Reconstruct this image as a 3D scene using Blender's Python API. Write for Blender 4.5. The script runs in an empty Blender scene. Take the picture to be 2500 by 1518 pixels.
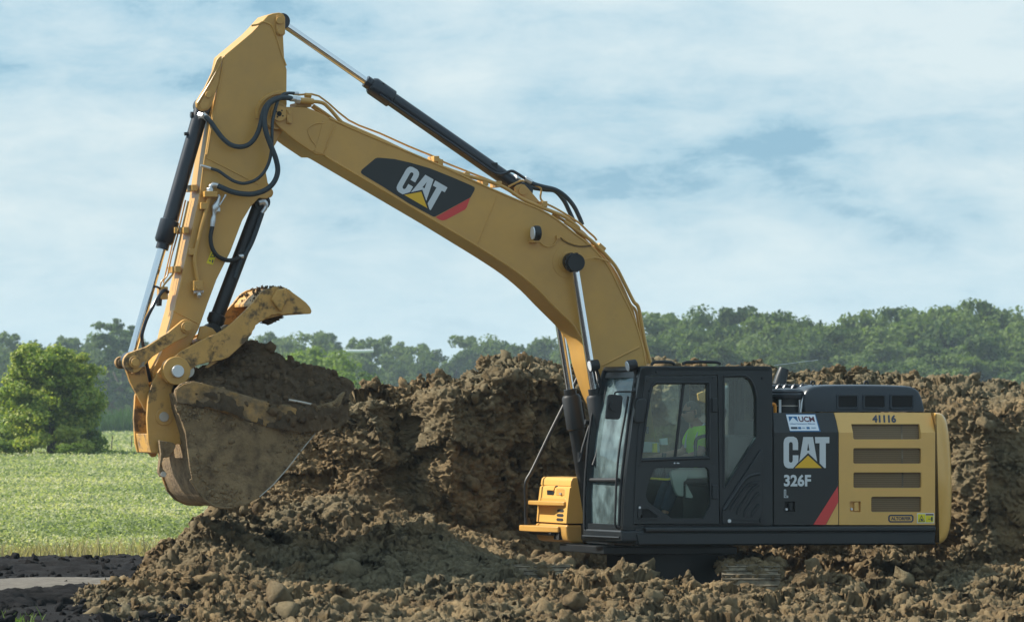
import bpy, bmesh, math, random
import numpy as np
from mathutils import Vector, Matrix
from mathutils.geometry import tessellate_polygon
R = math.radians
SC = bpy.context.scene
COL = SC.collection
random.seed(4)
RNG = np.random.default_rng(7)

# ------------------------------------------------------------------ camera, sky, sun, exposure
FPX = 12900.0                    # focal length in pixels of a 2500 px wide picture
CAMZ = 1.97
PITCH = math.atan(254.6 / FPX)
cam_data = bpy.data.cameras.new("camera")
cam = bpy.data.objects.new("camera", cam_data)
COL.objects.link(cam)
cam.location = (0, 0, CAMZ)
cam.rotation_euler = (math.pi / 2 + PITCH, 0, 0)
cam_data.sensor_width = 36
cam_data.lens = 36 * FPX / 2500
cam_data.clip_start = 0.5
cam_data.clip_end = 9000
cam_data.dof.use_dof = True
cam_data.dof.focus_distance = 60
cam_data.dof.aperture_fstop = 9
SC.camera = cam

SUN_DIR = Vector((-0.71, 0.21, 0.625)).normalized()
SUN_EL = math.asin(SUN_DIR.z)
SUN_AZ = math.atan2(SUN_DIR.x, SUN_DIR.y)
world = bpy.data.worlds.new("World")
SC.world = world
world.use_nodes = True
def build_world():
    nt = world.node_tree
    N, L = nt.nodes, nt.links
    N.clear()
    out = N.new("ShaderNodeOutputWorld")
    bg = N.new("ShaderNodeBackground")
    bg.inputs[1].default_value = 0.073
    sky = N.new("ShaderNodeTexSky")
    sky.sky_type = 'NISHITA'
    sky.sun_disc = False
    sky.sun_elevation = SUN_EL
    sky.sun_rotation = SUN_AZ
    sky.air_density = 1.0
    sky.dust_density = 0.6
    sky.ozone_density = 1.5
    tc = N.new("ShaderNodeTexCoord")
    mp = N.new("ShaderNodeMapping")
    mp.inputs['Scale'].default_value = (1, 1, 2.7)
    mp.inputs['Location'].default_value = (3.1, 0.4, 0.61)
    L.new(tc.outputs['Generated'], mp.inputs[0])
    def noise(scale, detail, rough, dist=0.0):
        n = N.new("ShaderNodeTexNoise")
        n.inputs['Scale'].default_value = scale; n.inputs['Detail'].default_value = detail
        n.inputs['Roughness'].default_value = rough; n.inputs['Distortion'].default_value = dist
        L.new(mp.outputs[0], n.inputs['Vector'])
        return n.outputs[0]
    # broad masses of altocumulus with a finer broken edge
    a = N.new("ShaderNodeMath"); a.operation = 'MULTIPLY'; a.inputs[1].default_value = 0.60
    L.new(noise(13, 3, 0.5, 0.4), a.inputs[0])
    b = N.new("ShaderNodeMath"); b.operation = 'MULTIPLY_ADD'; b.inputs[1].default_value = 0.40
    L.new(noise(44, 10, 0.66, 0.25), b.inputs[0]); L.new(a.outputs[0], b.inputs[2])
    r = N.new("ShaderNodeValToRGB")
    e = r.color_ramp.elements
    e[0].position = 0.40; e[0].color = (2.2, 4.2, 5.7, 1)
    e[1].position = 0.63; e[1].color = (6.4, 7.5, 7.9, 1)
    k = e.new(0.45); k.color = (3.7, 5.6, 6.8, 1)
    k = e.new(0.53); k.color = (5.1, 6.6, 7.4, 1)
    L.new(b.outputs[0], r.inputs[0])
    mx = N.new("ShaderNodeMix"); mx.data_type = 'RGBA'; mx.inputs[0].default_value = 0.88
    L.new(sky.outputs[0], mx.inputs[6]); L.new(r.outputs[0], mx.inputs[7])
    # paler air low down
    sx = N.new("ShaderNodeSeparateXYZ"); L.new(tc.outputs['Generated'], sx.inputs[0])
    mr = N.new("ShaderNodeMapRange"); mr.interpolation_type = 'SMOOTHSTEP'
    mr.inputs[1].default_value = 0.0; mr.inputs[2].default_value = 0.05; mr.inputs[3].default_value = 0.8; mr.inputs[4].default_value = 0.0
    L.new(sx.outputs[2], mr.inputs[0])
    m2 = N.new("ShaderNodeMix"); m2.data_type = 'RGBA'; m2.inputs[7].default_value = (6.3, 7.7, 8.2, 1)
    L.new(mr.outputs[0], m2.inputs[0]); L.new(mx.outputs[2], m2.inputs[6])
    L.new(m2.outputs[2], bg.inputs[0])
    L.new(bg.outputs[0], out.inputs[0])
build_world()

sun_data = bpy.data.lights.new("sun", 'SUN')
sun = bpy.data.objects.new("sun", sun_data)
COL.objects.link(sun)
sun_data.energy = 5.0
sun_data.angle = R(0.6)
sun_data.color = (1.0, 0.94, 0.83)
sun.rotation_euler = (-SUN_DIR).to_track_quat('-Z', 'Y').to_euler()
SC.view_settings.view_transform = 'Standard'
SC.view_settings.look = 'None'
SC.view_settings.exposure = 0.68
SC.view_settings.gamma = 1
SC.view_settings.use_curve_mapping = False
SC.cycles.volume_bounces = 0
SC.cycles.max_bounces = 8
SC.cycles.transparent_max_bounces = 24

# ------------------------------------------------------------------ photo geometry: pixel -> place
def crop(x0, y0, s): return lambda u, v: (x0 + u * s, y0 + v * s)
A = crop(400, 0, 500 / 1496); B = crop(250, 450, 550 / 1496); Cc = crop(220, 650, 680 / 1668)
Dd = crop(650, 180, 800 / 2302); E = crop(1250, 850, 650 / 1768); Fc = crop(1850, 860, 500 / 1496)
G = crop(1150, 350, 500 / 1312); T1 = crop(1270, 530, 200 / 1760); T2 = crop(470, 220, 250 / 1870)
T3 = crop(1260, 1150, 260 / 1852); T4 = crop(480, 440, 220 / 1496); T7 = crop(1870, 880, 250 / 2078)
S_ = lambda u, v: (u, v)
def pl(f, s): return [f(*map(float, p.split(','))) for p in s.split()]

PSI = R(18.0)
FW = Vector((-math.cos(PSI), -math.sin(PSI), 0))
LF = Vector((math.sin(PSI), -math.cos(PSI), 0))
M0 = Vector((1.795, 60.0, -0.55))
CAMP = Vector((0, 0, CAMZ))
def ray(u, v):
    cx, cy = (u - 1250) / FPX, (759 - v) / FPX
    return Vector((cx, math.cos(PITCH) - cy * math.sin(PITCH), math.sin(PITCH) + cy * math.cos(PITCH)))
def W(p, lat):
    """photo pixel -> machine coordinates (forward, left, up) on the upright plane at that lateral offset"""
    d = ray(*p)
    t = (lat - (CAMP - M0).dot(LF)) / d.dot(LF)
    P = CAMP + d * t - M0
    return Vector((P.dot(FW), lat, P.z))
def PY(u, v, Y):
    d = ray(u, v)
    return CAMP + d * (Y / d.y)
def to_local(x, y, z):
    P = Vector((x, y, z)) - M0
    return Vector((P.dot(FW), P.dot(LF), P.z))

# ------------------------------------------------------------------ materials
MATS = {}
def mat(name, col, rough=0.5, metal=0.0, var=0.0, vscale=3.0, bump=0.0, bscale=40.0, mud=0.0, mudscale=3.0,
        mudcol=(0.13, 0.085, 0.045), spec=0.5, coat=0.0, col2=None, dust=0.0, mudsoft=0.07):
    m = bpy.data.materials.new(name)
    m.use_nodes = True
    nt = m.node_tree; N, L = nt.nodes, nt.links
    b = N["Principled BSDF"]
    b.inputs['Roughness'].default_value = rough
    b.inputs['Metallic'].default_value = metal
    b.inputs['Specular IOR Level'].default_value = spec
    b.inputs['Coat Weight'].default_value = coat
    b.inputs['Coat Roughness'].default_value = 0.12
    tc = N.new("ShaderNodeTexCoord")
    src = None
    rgb = N.new("ShaderNodeRGB"); rgb.outputs[0].default_value = (*col, 1)
    src = rgb.outputs[0]
    if var > 0 or col2:
        n = N.new("ShaderNodeTexNoise"); n.inputs['Scale'].default_value = vscale
        n.inputs['Detail'].default_value = 8; n.inputs['Roughness'].default_value = 0.6
        L.new(tc.outputs['Object'], n.inputs['Vector'])
        r = N.new("ShaderNodeValToRGB"); r.color_ramp.elements[0].position = 0.33; r.color_ramp.elements[1].position = 0.67
        c2 = col2 or tuple(c * (1 + var) for c in col)
        c1 = col if col2 else tuple(c * (1 - var) for c in col)
        r.color_ramp.elements[0].color = (*c1, 1); r.color_ramp.elements[1].color = (*c2, 1)
        L.new(n.outputs[0], r.inputs[0]); src = r.outputs[0]
    rsrc = None
    if mud > 0:
        n = N.new("ShaderNodeTexNoise"); n.inputs['Scale'].default_value = mudscale
        n.inputs['Detail'].default_value = 10; n.inputs['Roughness'].default_value = 0.68
        L.new(tc.outputs['Object'], n.inputs['Vector'])
        r = N.new("ShaderNodeValToRGB")
        k = 0.80 - 0.52 * mud
        r.color_ramp.elements[0].position = k - mudsoft * 0.4; r.color_ramp.elements[1].position = k + mudsoft
        L.new(n.outputs[0], r.inputs[0])
        n3 = N.new("ShaderNodeTexNoise"); n3.inputs['Scale'].default_value = 9; n3.inputs['Detail'].default_value = 8
        L.new(tc.outputs['Object'], n3.inputs['Vector'])
        r3 = N.new("ShaderNodeValToRGB")
        r3.color_ramp.elements[0].position = 0.35; r3.color_ramp.elements[1].position = 0.7
        r3.color_ramp.elements[0].color = (*[c * 0.55 for c in mudcol], 1)
        r3.color_ramp.elements[1].color = (*[c * 1.7 for c in mudcol], 1)
        L.new(n3.outputs[0], r3.inputs[0])
        mx = N.new("ShaderNodeMix"); mx.data_type = 'RGBA'
        L.new(r.outputs[0], mx.inputs[0]); L.new(src, mx.inputs[6]); L.new(r3.outputs[0], mx.inputs[7])
        src = mx.outputs[2]
        mr = N.new("ShaderNodeMapRange"); mr.inputs[3].default_value = rough; mr.inputs[4].default_value = 0.92
        L.new(r.outputs[0], mr.inputs[0]); L.new(mr.outputs[0], b.inputs['Roughness'])
    if dust > 0:
        n = N.new("ShaderNodeTexNoise"); n.inputs['Scale'].default_value = 1.7
        n.inputs['Detail'].default_value = 9; n.inputs['Roughness'].default_value = 0.7
        L.new(tc.outputs['Object'], n.inputs['Vector'])
        mr = N.new("ShaderNodeMapRange"); mr.inputs[1].default_value = 0.38; mr.inputs[2].default_value = 0.75
        mr.inputs[3].default_value = 0; mr.inputs[4].default_value = dust
        L.new(n.outputs[0], mr.inputs[0])
        mx = N.new("ShaderNodeMix"); mx.data_type = 'RGBA'
        L.new(mr.outputs[0], mx.inputs[0]); L.new(src, mx.inputs[6]); mx.inputs[7].default_value = (0.20, 0.155, 0.10, 1)
        src = mx.outputs[2]
        if mud <= 0:
            m2 = N.new("ShaderNodeMapRange"); m2.inputs[1].default_value = 0; m2.inputs[2].default_value = 0.4
            m2.inputs[3].default_value = rough; m2.inputs[4].default_value = min(0.8, rough + 0.35)
            L.new(mr.outputs[0], m2.inputs[0]); L.new(m2.outputs[0], b.inputs['Roughness'])
    L.new(src, b.inputs['Base Color'])
    if bump > 0:
        n = N.new("ShaderNodeTexNoise"); n.inputs['Scale'].default_value = bscale; n.inputs['Detail'].default_value = 6
        L.new(tc.outputs['Object'], n.inputs['Vector'])
        bp = N.new("ShaderNodeBump"); bp.inputs['Strength'].default_value = bump; bp.inputs['Distance'].default_value = 0.02
        L.new(n.outputs[0], bp.inputs['Height']); L.new(bp.outputs[0], b.inputs['Normal'])
    MATS[name] = m
    return m
YEL = (0.58, 0.318, 0.076)
mat('yellow_paint', YEL, 0.36, var=0.08, vscale=1.1, dust=0.22, mud=0.17, mudscale=7, mudcol=(0.11, 0.07, 0.035), bump=0.015, bscale=6)
mat('panel_yellow', (0.74, 0.425, 0.108), 0.33, var=0.03, vscale=1.2, dust=0.14, bump=0.012, bscale=3, coat=0.4)
mat('muddy_yellow', YEL, 0.42, var=0.08, mud=0.52, mudscale=4.0, dust=0.25, bump=0.08, bscale=30)
mat('very_muddy_yellow', (0.46, 0.25, 0.06), 0.5, mud=0.74, mudscale=3.2, dust=0.35, bump=0.5, bscale=30, mudcol=(0.15, 0.102, 0.056), mudsoft=0.13)
mat('bucket_steel', (0.20, 0.132, 0.062), 0.75, col2=(0.32, 0.225, 0.115), vscale=3, mud=0.63, mudscale=6, bump=0.9, bscale=34, mudcol=(0.105, 0.068, 0.036), mudsoft=0.16)
mat('dark_paint', (0.010, 0.014, 0.018), 0.33, var=0.15, dust=0.035, bump=0.01, bscale=5)
mat('hood_paint', (0.018, 0.027, 0.040), 0.30, var=0.1, dust=0.06, bump=0.02, bscale=30)
mat('decal_black', (0.011, 0.013, 0.015), 0.32, dust=0.025)
mat('black_plastic', (0.012, 0.013, 0.015), 0.5)
mat('navy_cylinder', (0.012, 0.018, 0.030), 0.28, dust=0.08)
mat('deep_black', (0.004, 0.004, 0.005), 0.8)
mat('rubber_hose', (0.030, 0.042, 0.052), 0.55, bump=0.1, bscale=120)
mat('chrome', (0.78, 0.80, 0.82), 0.13, metal=1.0)
mat('zinc', (0.62, 0.64, 0.66), 0.35, metal=0.8)
mat('worn_steel', (0.48, 0.45, 0.40), 0.45, metal=0.6, mud=0.3, mudscale=8)
mat('decal_white', (0.62, 0.66, 0.69), 0.4)
mat('decal_yellow', (0.80, 0.47, 0.02), 0.4)
mat('decal_red', (0.66, 0.055, 0.05), 0.4)
mat('sign_white', (0.72, 0.77, 0.83), 0.4)
mat('sign_blue', (0.02, 0.13, 0.30), 0.4)
mat('sign_maroon', (0.10, 0.015, 0.035), 0.4)
mat('sign_grey', (0.30, 0.40, 0.50), 0.5)
mat('warning_yellow', (0.78, 0.66, 0.02), 0.45)
mat('print_navy', (0.03, 0.045, 0.075), 0.4)
mat('interior_grey', (0.10, 0.11, 0.115), 0.7)
mat('interior_pale', (0.42, 0.46, 0.46), 0.6)
mat('headliner', (0.55, 0.56, 0.54), 0.8)
mat('lamp_lens', (0.75, 0.78, 0.82), 0.12, spec=0.8)
mat('skin', (0.42, 0.21, 0.14), 0.55, var=0.08, vscale=20)
mat('grey_hair', (0.15, 0.12, 0.10), 0.7, var=0.25, vscale=60)
mat('lime_shirt', (0.55, 0.95, 0.04), 0.8, bump=0.1, bscale=25)
mat('reflective_tape', (0.55, 0.58, 0.60), 0.4)
mat('jeans', (0.03, 0.05, 0.09), 0.85, var=0.2, vscale=20)
mat('seat_cloth', (0.03, 0.03, 0.032), 0.85)
mat('grille', (0.115, 0.080, 0.042), 0.6, var=0.15, vscale=4)
mat('track_steel', (0.20, 0.17, 0.13), 0.6, metal=0.1, mud=0.85, mudscale=5, mudcol=(0.17, 0.135, 0.09), bump=0.2)
mat('orange_hose', (0.75, 0.27, 0.02), 0.45)
mat('bark', (0.07, 0.05, 0.035), 0.9)
mat('stake_wood', (0.10, 0.08, 0.06), 0.9)
mat('white_roof', (0.75, 0.78, 0.80), 0.4)

def grille_mat():
    m = MATS['grille']; nt = m.node_tree; N, L = nt.nodes, nt.links
    b = N["Principled BSDF"]
    tc = N.new("ShaderNodeTexCoord")
    w = N.new("ShaderNodeTexWave"); w.wave_type = 'BANDS'; w.bands_direction = 'Z'
    w.inputs['Scale'].default_value = 14
    L.new(tc.outputs['Object'], w.inputs['Vector'])
    r = N.new("ShaderNodeValToRGB")
    r.color_ramp.elements[0].color = (0.125, 0.080, 0.036, 1); r.color_ramp.elements[1].color = (0.185, 0.122, 0.058, 1)
    r.color_ramp.elements[0].position = 0.3; r.color_ramp.elements[1].position = 0.9
    L.new(w.outputs[0], r.inputs[0]); L.new(r.outputs[0], b.inputs['Base Color'])
grille_mat()

def glass_mat(name, tint, refl=0.10, dust_sheen_col=(0.40, 0.47, 0.44)):
    m = bpy.data.materials.new(name); m.use_nodes = True
    nt = m.node_tree; N, L = nt.nodes, nt.links
    N.clear()
    o = N.new("ShaderNodeOutputMaterial")
    t = N.new("ShaderNodeBsdfTransparent"); t.inputs[0].default_value = (*tint, 1)
    g = N.new("ShaderNodeBsdfGlossy"); g.inputs['Roughness'].default_value = 0.03
    d = N.new("ShaderNodeBsdfDiffuse"); d.inputs[0].default_value = (*dust_sheen_col, 1)
    f = N.new("ShaderNodeFresnel"); f.inputs[0].default_value = 1.5
    mxd = N.new("ShaderNodeMixShader")
    n = N.new("ShaderNodeTexNoise"); n.inputs['Scale'].default_value = 5; n.inputs['Detail'].default_value = 8
    tc = N.new("ShaderNodeTexCoord"); L.new(tc.outputs['Object'], n.inputs['Vector'])
    mr = N.new("ShaderNodeMapRange"); mr.inputs[1].default_value = 0.35; mr.inputs[2].default_value = 0.75
    mr.inputs[3].default_value = refl * 0.35; mr.inputs[4].default_value = refl * 1.3
    L.new(n.outputs[0], mr.inputs[0]); L.new(mr.outputs[0], mxd.inputs[0])
    L.new(t.outputs[0], mxd.inputs[1]); L.new(d.outputs[0], mxd.inputs[2])
    mx = N.new("ShaderNodeMixShader")
    L.new(f.outputs[0], mx.inputs[0]); L.new(mxd.outputs[0], mx.inputs[1]); L.new(g.outputs[0], mx.inputs[2])
    L.new(mx.outputs[0], o.inputs[0])
    MATS[name] = m
glass_mat('side_glass', (0.93, 0.99, 0.95), 0.035)
glass_mat('front_glass', (0.74, 0.93, 0.95), 0.34, (0.40, 0.57, 0.60))  # cyan film: dust plus the sky's reflection painted into its colour

def soil_mat(name, dark, light, grey, rough=0.95, scale=1.0, spec=0.25):
    m = bpy.data.materials.new(name); m.use_nodes = True
    nt = m.node_tree; N, L = nt.nodes, nt.links
    b = N["Principled BSDF"]; b.inputs['Roughness'].default_value = rough; b.inputs['Specular IOR Level'].default_value = spec
    tc = N.new("ShaderNodeTexCoord")
    def noise(s, d=8, ro=0.6):
        n = N.new("ShaderNodeTexNoise"); n.inputs['Scale'].default_value = s * scale; n.inputs['Detail'].default_value = d
        n.inputs['Roughness'].default_value = ro
        L.new(tc.outputs['Object'], n.inputs['Vector']); return n
    n1 = noise(2.4, 10, 0.65)
    r1 = N.new("ShaderNodeValToRGB"); r1.color_ramp.elements[0].position = 0.33; r1.color_ramp.elements[1].position = 0.68
    r1.color_ramp.elements[0].color = (*dark, 1); r1.color_ramp.elements[1].color = (*light, 1)
    L.new(n1.outputs[0], r1.inputs[0])
    n2 = noise(0.55, 6, 0.6)
    r2 = N.new("ShaderNodeValToRGB"); r2.color_ramp.elements[0].position = 0.46; r2.color_ramp.elements[1].position = 0.62
    L.new(n2.outputs[0], r2.inputs[0])
    mx = N.new("ShaderNodeMix"); mx.data_type = 'RGBA'
    L.new(r2.outputs[0], mx.inputs[0]); L.new(r1.outputs[0], mx.inputs[6])
    mg = N.new("ShaderNodeMix"); mg.data_type = 'RGBA'; mg.blend_type = 'MULTIPLY'; mg.inputs[0].default_value = 0.5
    mg.inputs[6].default_value = (*grey, 1); L.new(r1.outputs[0], mg.inputs[7])
    n4 = noise(8, 8, 0.7)
    r4 = N.new("ShaderNodeValToRGB"); r4.color_ramp.elements[0].color = (*[c * 0.6 for c in grey], 1)
    r4.color_ramp.elements[1].color = (*[c * 1.35 for c in grey], 1)
    r4.color_ramp.elements[0].position = 0.3; r4.color_ramp.elements[1].position = 0.7
    L.new(n4.outputs[0], r4.inputs[0])
    L.new(r4.outputs[0], mx.inputs[7])
    L.new(mx.outputs[2], b.inputs['Base Color'])
    n3 = noise(30, 9, 0.8)
    bp = N.new("ShaderNodeBump"); bp.inputs['Strength'].default_value = 1.0; bp.inputs['Distance'].default_value = 0.045
    L.new(n3.outputs[0], bp.inputs['Height']); L.new(bp.outputs[0], b.inputs['Normal'])
    MATS[name] = m
soil_mat('clay_soil', (0.088, 0.056, 0.026), (0.37, 0.262, 0.136), (0.21, 0.172, 0.102))
soil_mat('bucket_soil', (0.08, 0.050, 0.028), (0.26, 0.17, 0.092), (0.13, 0.09, 0.055), scale=1.6)
soil_mat('black_soil', (0.010, 0.010, 0.012), (0.034, 0.032, 0.033), (0.020, 0.018, 0.018), rough=0.9, scale=1.5, spec=0.08)
soil_mat('road_soil', (0.15, 0.135, 0.115), (0.27, 0.245, 0.21), (0.22, 0.20, 0.175), scale=1.2)
soil_mat('field_soil', (0.07, 0.10, 0.025), (0.13, 0.19, 0.05), (0.12, 0.16, 0.05), scale=0.3)

def leaf_mat(name, c1, c2, trans=0.45, nscale=0.6, rough=0.5, fine=None):
    m = bpy.data.materials.new(name); m.use_nodes = True
    nt = m.node_tree; N, L = nt.nodes, nt.links
    N.clear()
    o = N.new("ShaderNodeOutputMaterial")
    b = N.new("ShaderNodeBsdfPrincipled"); b.inputs['Roughness'].default_value = rough; b.inputs['Specular IOR Level'].default_value = 0.15
    t = N.new("ShaderNodeBsdfTranslucent")
    tc = N.new("ShaderNodeTexCoord")
    oi = N.new("ShaderNodeObjectInfo")
    n = N.new("ShaderNodeTexNoise"); n.inputs['Scale'].default_value = nscale; n.inputs['Detail'].default_value = 5
    L.new(tc.outputs['Object'], n.inputs['Vector'])
    wn = N.new("ShaderNodeTexWhiteNoise"); wn.noise_dimensions = '3D'
    geo = N.new("ShaderNodeNewGeometry")
    L.new(geo.outputs['Random Per Island'], wn.inputs[0])
    a1 = N.new("ShaderNodeMath"); a1.operation = 'MULTIPLY_ADD'; a1.inputs[1].default_value = 0.35
    L.new(geo.outputs['Random Per Island'], a1.inputs[0]); L.new(n.outputs[0], a1.inputs[2])
    a2 = N.new("ShaderNodeMath"); a2.operation = 'MULTIPLY_ADD'; a2.inputs[1].default_value = 0.35
    L.new(oi.outputs['Random'], a2.inputs[0]); L.new(a1.outputs[0], a2.inputs[2])
    r = N.new("ShaderNodeValToRGB"); r.color_ramp.elements[0].position = 0.5; r.color_ramp.elements[1].position = 1.0
    r.color_ramp.elements[0].color = (*c1, 1); r.color_ramp.elements[1].color = (*c2, 1)
    if fine:
        e = r.color_ramp.elements.new(1.0); e.color = (*fine, 1); r.color_ramp.elements[1].position = 0.88
    L.new(a2.outputs[0], r.inputs[0])
    L.new(r.outputs[0], b.inputs['Base Color'])
    sc = N.new("ShaderNodeMix"); sc.data_type = 'RGBA'; sc.blend_type = 'MULTIPLY'; sc.inputs[0].default_value = 1
    sc.inputs[7].default_value = (1.15, 1.25, 0.6, 1)
    L.new(r.outputs[0], sc.inputs[6]); L.new(sc.outputs[2], t.inputs[0])
    mx = N.new("ShaderNodeMixShader"); mx.inputs[0].default_value = trans
    L.new(b.outputs[0], mx.inputs[1]); L.new(t.outputs[0], mx.inputs[2]); L.new(mx.outputs[0], o.inputs[0])
    MATS[name] = m
leaf_mat('wood_leaves', (0.030, 0.064, 0.018), (0.135, 0.185, 0.050), 0.36, 0.25, rough=0.75)
leaf_mat('bright_tree_leaves', (0.07, 0.125, 0.022), (0.18, 0.25, 0.05), 0.42, 0.3, rough=0.7)
leaf_mat('bush_leaves', (0.050, 0.100, 0.022), (0.22, 0.29, 0.052), 0.42, 0.8, fine=(0.40, 0.42, 0.09))
leaf_mat('bean_leaves', (0.13, 0.17, 0.075), (0.32, 0.36, 0.185), 0.4, 0.10, rough=0.6, fine=(0.50, 0.48, 0.30))
leaf_mat('dry_grass', (0.24, 0.20, 0.11), (0.40, 0.34, 0.21), 0.4, 0.8, rough=0.7)
leaf_mat('green_grass', (0.08, 0.14, 0.03), (0.2, 0.28, 0.08), 0.4, 0.8)
leaf_mat('corn_leaves', (0.03, 0.075, 0.018), (0.065, 0.125, 0.03), 0.35, 0.4)

# ------------------------------------------------------------------ mesh helpers
class MB:
    """collects shapes, links them as ONE mesh object"""
    def __init__(self): self.v = []; self.f = []; self.holed = False
    def add(self, vs, fs):
        o = len(self.v)
        self.v += [tuple(x) for x in vs]
        self.f += [tuple(i + o for i in f) for f in fs]
        return self
    def box(self, lo, hi):
        x0, y0, z0 = lo; x1, y1, z1 = hi
        v = [(x0,y0,z0),(x1,y0,z0),(x1,y1,z0),(x0,y1,z0),(x0,y0,z1),(x1,y0,z1),(x1,y1,z1),(x0,y1,z1)]
        return self.add(v, [(0,3,2,1),(4,5,6,7),(0,1,5,4),(1,2,6,5),(2,3,7,6),(3,0,4,7)])
    def tube(self, pts, r, n=10, cap=True, smooth_path=0):
        P = [Vector(p) for p in pts]
        if smooth_path: P = catmull(P, smooth_path)
        m = len(P)
        rs = r if isinstance(r, (list, tuple)) else [r] * m
        if len(rs) != m: rs = list(np.interp(np.linspace(0, 1, m), np.linspace(0, 1, len(rs)), rs))
        vs = []; up = None
        for i in range(m):
            t = (P[min(i + 1, m - 1)] - P[max(i - 1, 0)]).normalized()
            if up is None:
                up = Vector((0, 0, 1)) if abs(t.z) < 0.9 else Vector((0, 1, 0))
            a = t.cross(up)
            if a.length < 1e-6: a = t.orthogonal()
            a.normalize(); b = a.cross(t).normalized(); up = b
            for k in range(n):
                q = 2 * math.pi * k / n
                vs.append(P[i] + (a * math.cos(q) + b * math.sin(q)) * rs[i])
        fs = []
        for i in range(m - 1):
            for k in range(n):
                fs.append((i*n+k, i*n+(k+1)%n, (i+1)*n+(k+1)%n, (i+1)*n+k))
        if cap:
            fs.append(tuple(range(n - 1, -1, -1))); fs.append(tuple((m-1)*n + k for k in range(n)))
        return self.add(vs, fs)
    def cyl(self, p0, p1, r, n=20, r1=None):
        return self.tube([p0, p1], [r, r if r1 is None else r1], n)
    def plate(self, outer, lat0, lat1, holes=(), src=None):
        """outline(s) given in photo pixels on the near plane lat0, straight thickness to lat1"""
        loops = [[W(p, lat0) for p in lp] for lp in [outer, *holes]]
        return self.plate3(loops, lat1)
    def plate3(self, loops, lat1, off=None):
        flat = [p for lp in loops for p in lp]
        self.holed |= len(loops) > 1
        tri = tessellate_polygon([[Vector((p.x, p.z, 0)) for p in lp] for lp in loops])
        n = len(flat)
        back = [Vector((p.x, lat1, p.z)) for p in flat] if off is None else [p + off for p in flat]
        fs = []
        for a, b, c in tri:
            A_, B_, C_ = flat[a], flat[b], flat[c]
            cr = (B_ - A_).cross(C_ - A_)
            s = cr.y * (1 if lat1 is None or lat1 < A_.y else -1)
            f = (a, b, c) if s > 0 else (a, c, b)
            fs.append(f); fs.append((f[2] + n, f[1] + n, f[0] + n))
        k = 0
        for lp in loops:
            m = len(lp)
            for i in range(m):
                fs.append((k + i, k + (i + 1) % m, n + k + (i + 1) % m, n + k + i))
            k += m
        self.add(flat + back, fs)
        return self
    def disc(self, c, r, lat0, lat1, n=24):
        """round boss across the machine; c is a photo pixel on plane lat0"""
        p = W(c, lat0)
        return self.cyl(p, Vector((p.x, lat1, p.z)), r, n)
    def build(self, name, m, parent=None, bevel=0.0, smooth=True, segs=2, recalc=True, angle=35, wn=True):
        me = bpy.data.meshes.new(name)
        me.from_pydata(self.v, [], self.f)
        if recalc:
            bm = bmesh.new(); bm.from_mesh(me)
            if bevel > 0: bmesh.ops.remove_doubles(bm, verts=bm.verts, dist=1e-5)
            if bevel > 0 and not self.holed: bmesh.ops.dissolve_limit(bm, angle_limit=R(1), verts=bm.verts, edges=bm.edges)
            bmesh.ops.recalc_face_normals(bm, faces=bm.faces)
            bm.to_mesh(me); bm.free()
        o = bpy.data.objects.new(name, me)
        COL.objects.link(o)
        me.materials.append(MATS[m] if isinstance(m, str) else m)
        if parent: o.parent = parent
        if smooth:
            me.polygons.foreach_set('use_smooth', [True] * len(me.polygons))
            if bevel <= 0: me.set_sharp_from_angle(angle=R(angle))
        if bevel > 0:
            md = o.modifiers.new("bevel", 'BEVEL'); md.width = bevel; md.segments = segs; md.limit_method = 'ANGLE'; md.angle_limit = R(32)
            md.use_clamp_overlap = True
            if smooth: md.harden_normals = True
        return o
def catmull(P, k):
    out = []
    Q = [P[0] * 2 - P[1]] + list(P) + [P[-1] * 2 - P[-2]]
    for i in range(1, len(Q) - 2):
        for j in range(k):
            t = j / k
            p0, p1, p2, p3 = Q[i-1], Q[i], Q[i+1], Q[i+2]
            out.append(0.5 * ((2*p1) + (p2-p0)*t + (2*p0-5*p1+4*p2-p3)*t*t + (-p0+3*p1-3*p2+p3)*t*t*t))
    out.append(P[-1])
    return out
def empty(name, loc, rz=0):
    o = bpy.data.objects.new(name, None); COL.objects.link(o)
    o.location = loc; o.rotation_euler = (0, 0, rz); o.empty_display_size = 0.3
    return o
def tag(o, label=None, cat=None, group=None, kind=None):
    if label: o['label'] = label
    if cat: o['category'] = cat
    if group: o['group'] = group
    if kind: o['kind'] = kind
    return o
def np_mesh(name, V, F, m, parent=None, smooth=False):
    """V (n,3) float, F (m,k) int arrays with k = 3 or 4"""
    me = bpy.data.meshes.new(name)
    n, k = F.shape
    me.vertices.add(len(V)); me.vertices.foreach_set('co', np.ascontiguousarray(V, np.float32).ravel())
    me.loops.add(n * k); me.loops.foreach_set('vertex_index', np.ascontiguousarray(F, np.int32).ravel())
    me.polygons.add(n)
    me.polygons.foreach_set('loop_start', np.arange(0, n * k, k, dtype=np.int32))
    if smooth: me.polygons.foreach_set('use_smooth', np.ones(n, bool))
    me.update(calc_edges=True)
    me.materials.append(MATS[m])
    o = bpy.data.objects.new(name, me); COL.objects.link(o)
    if parent: o.parent = parent
    return o

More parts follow.
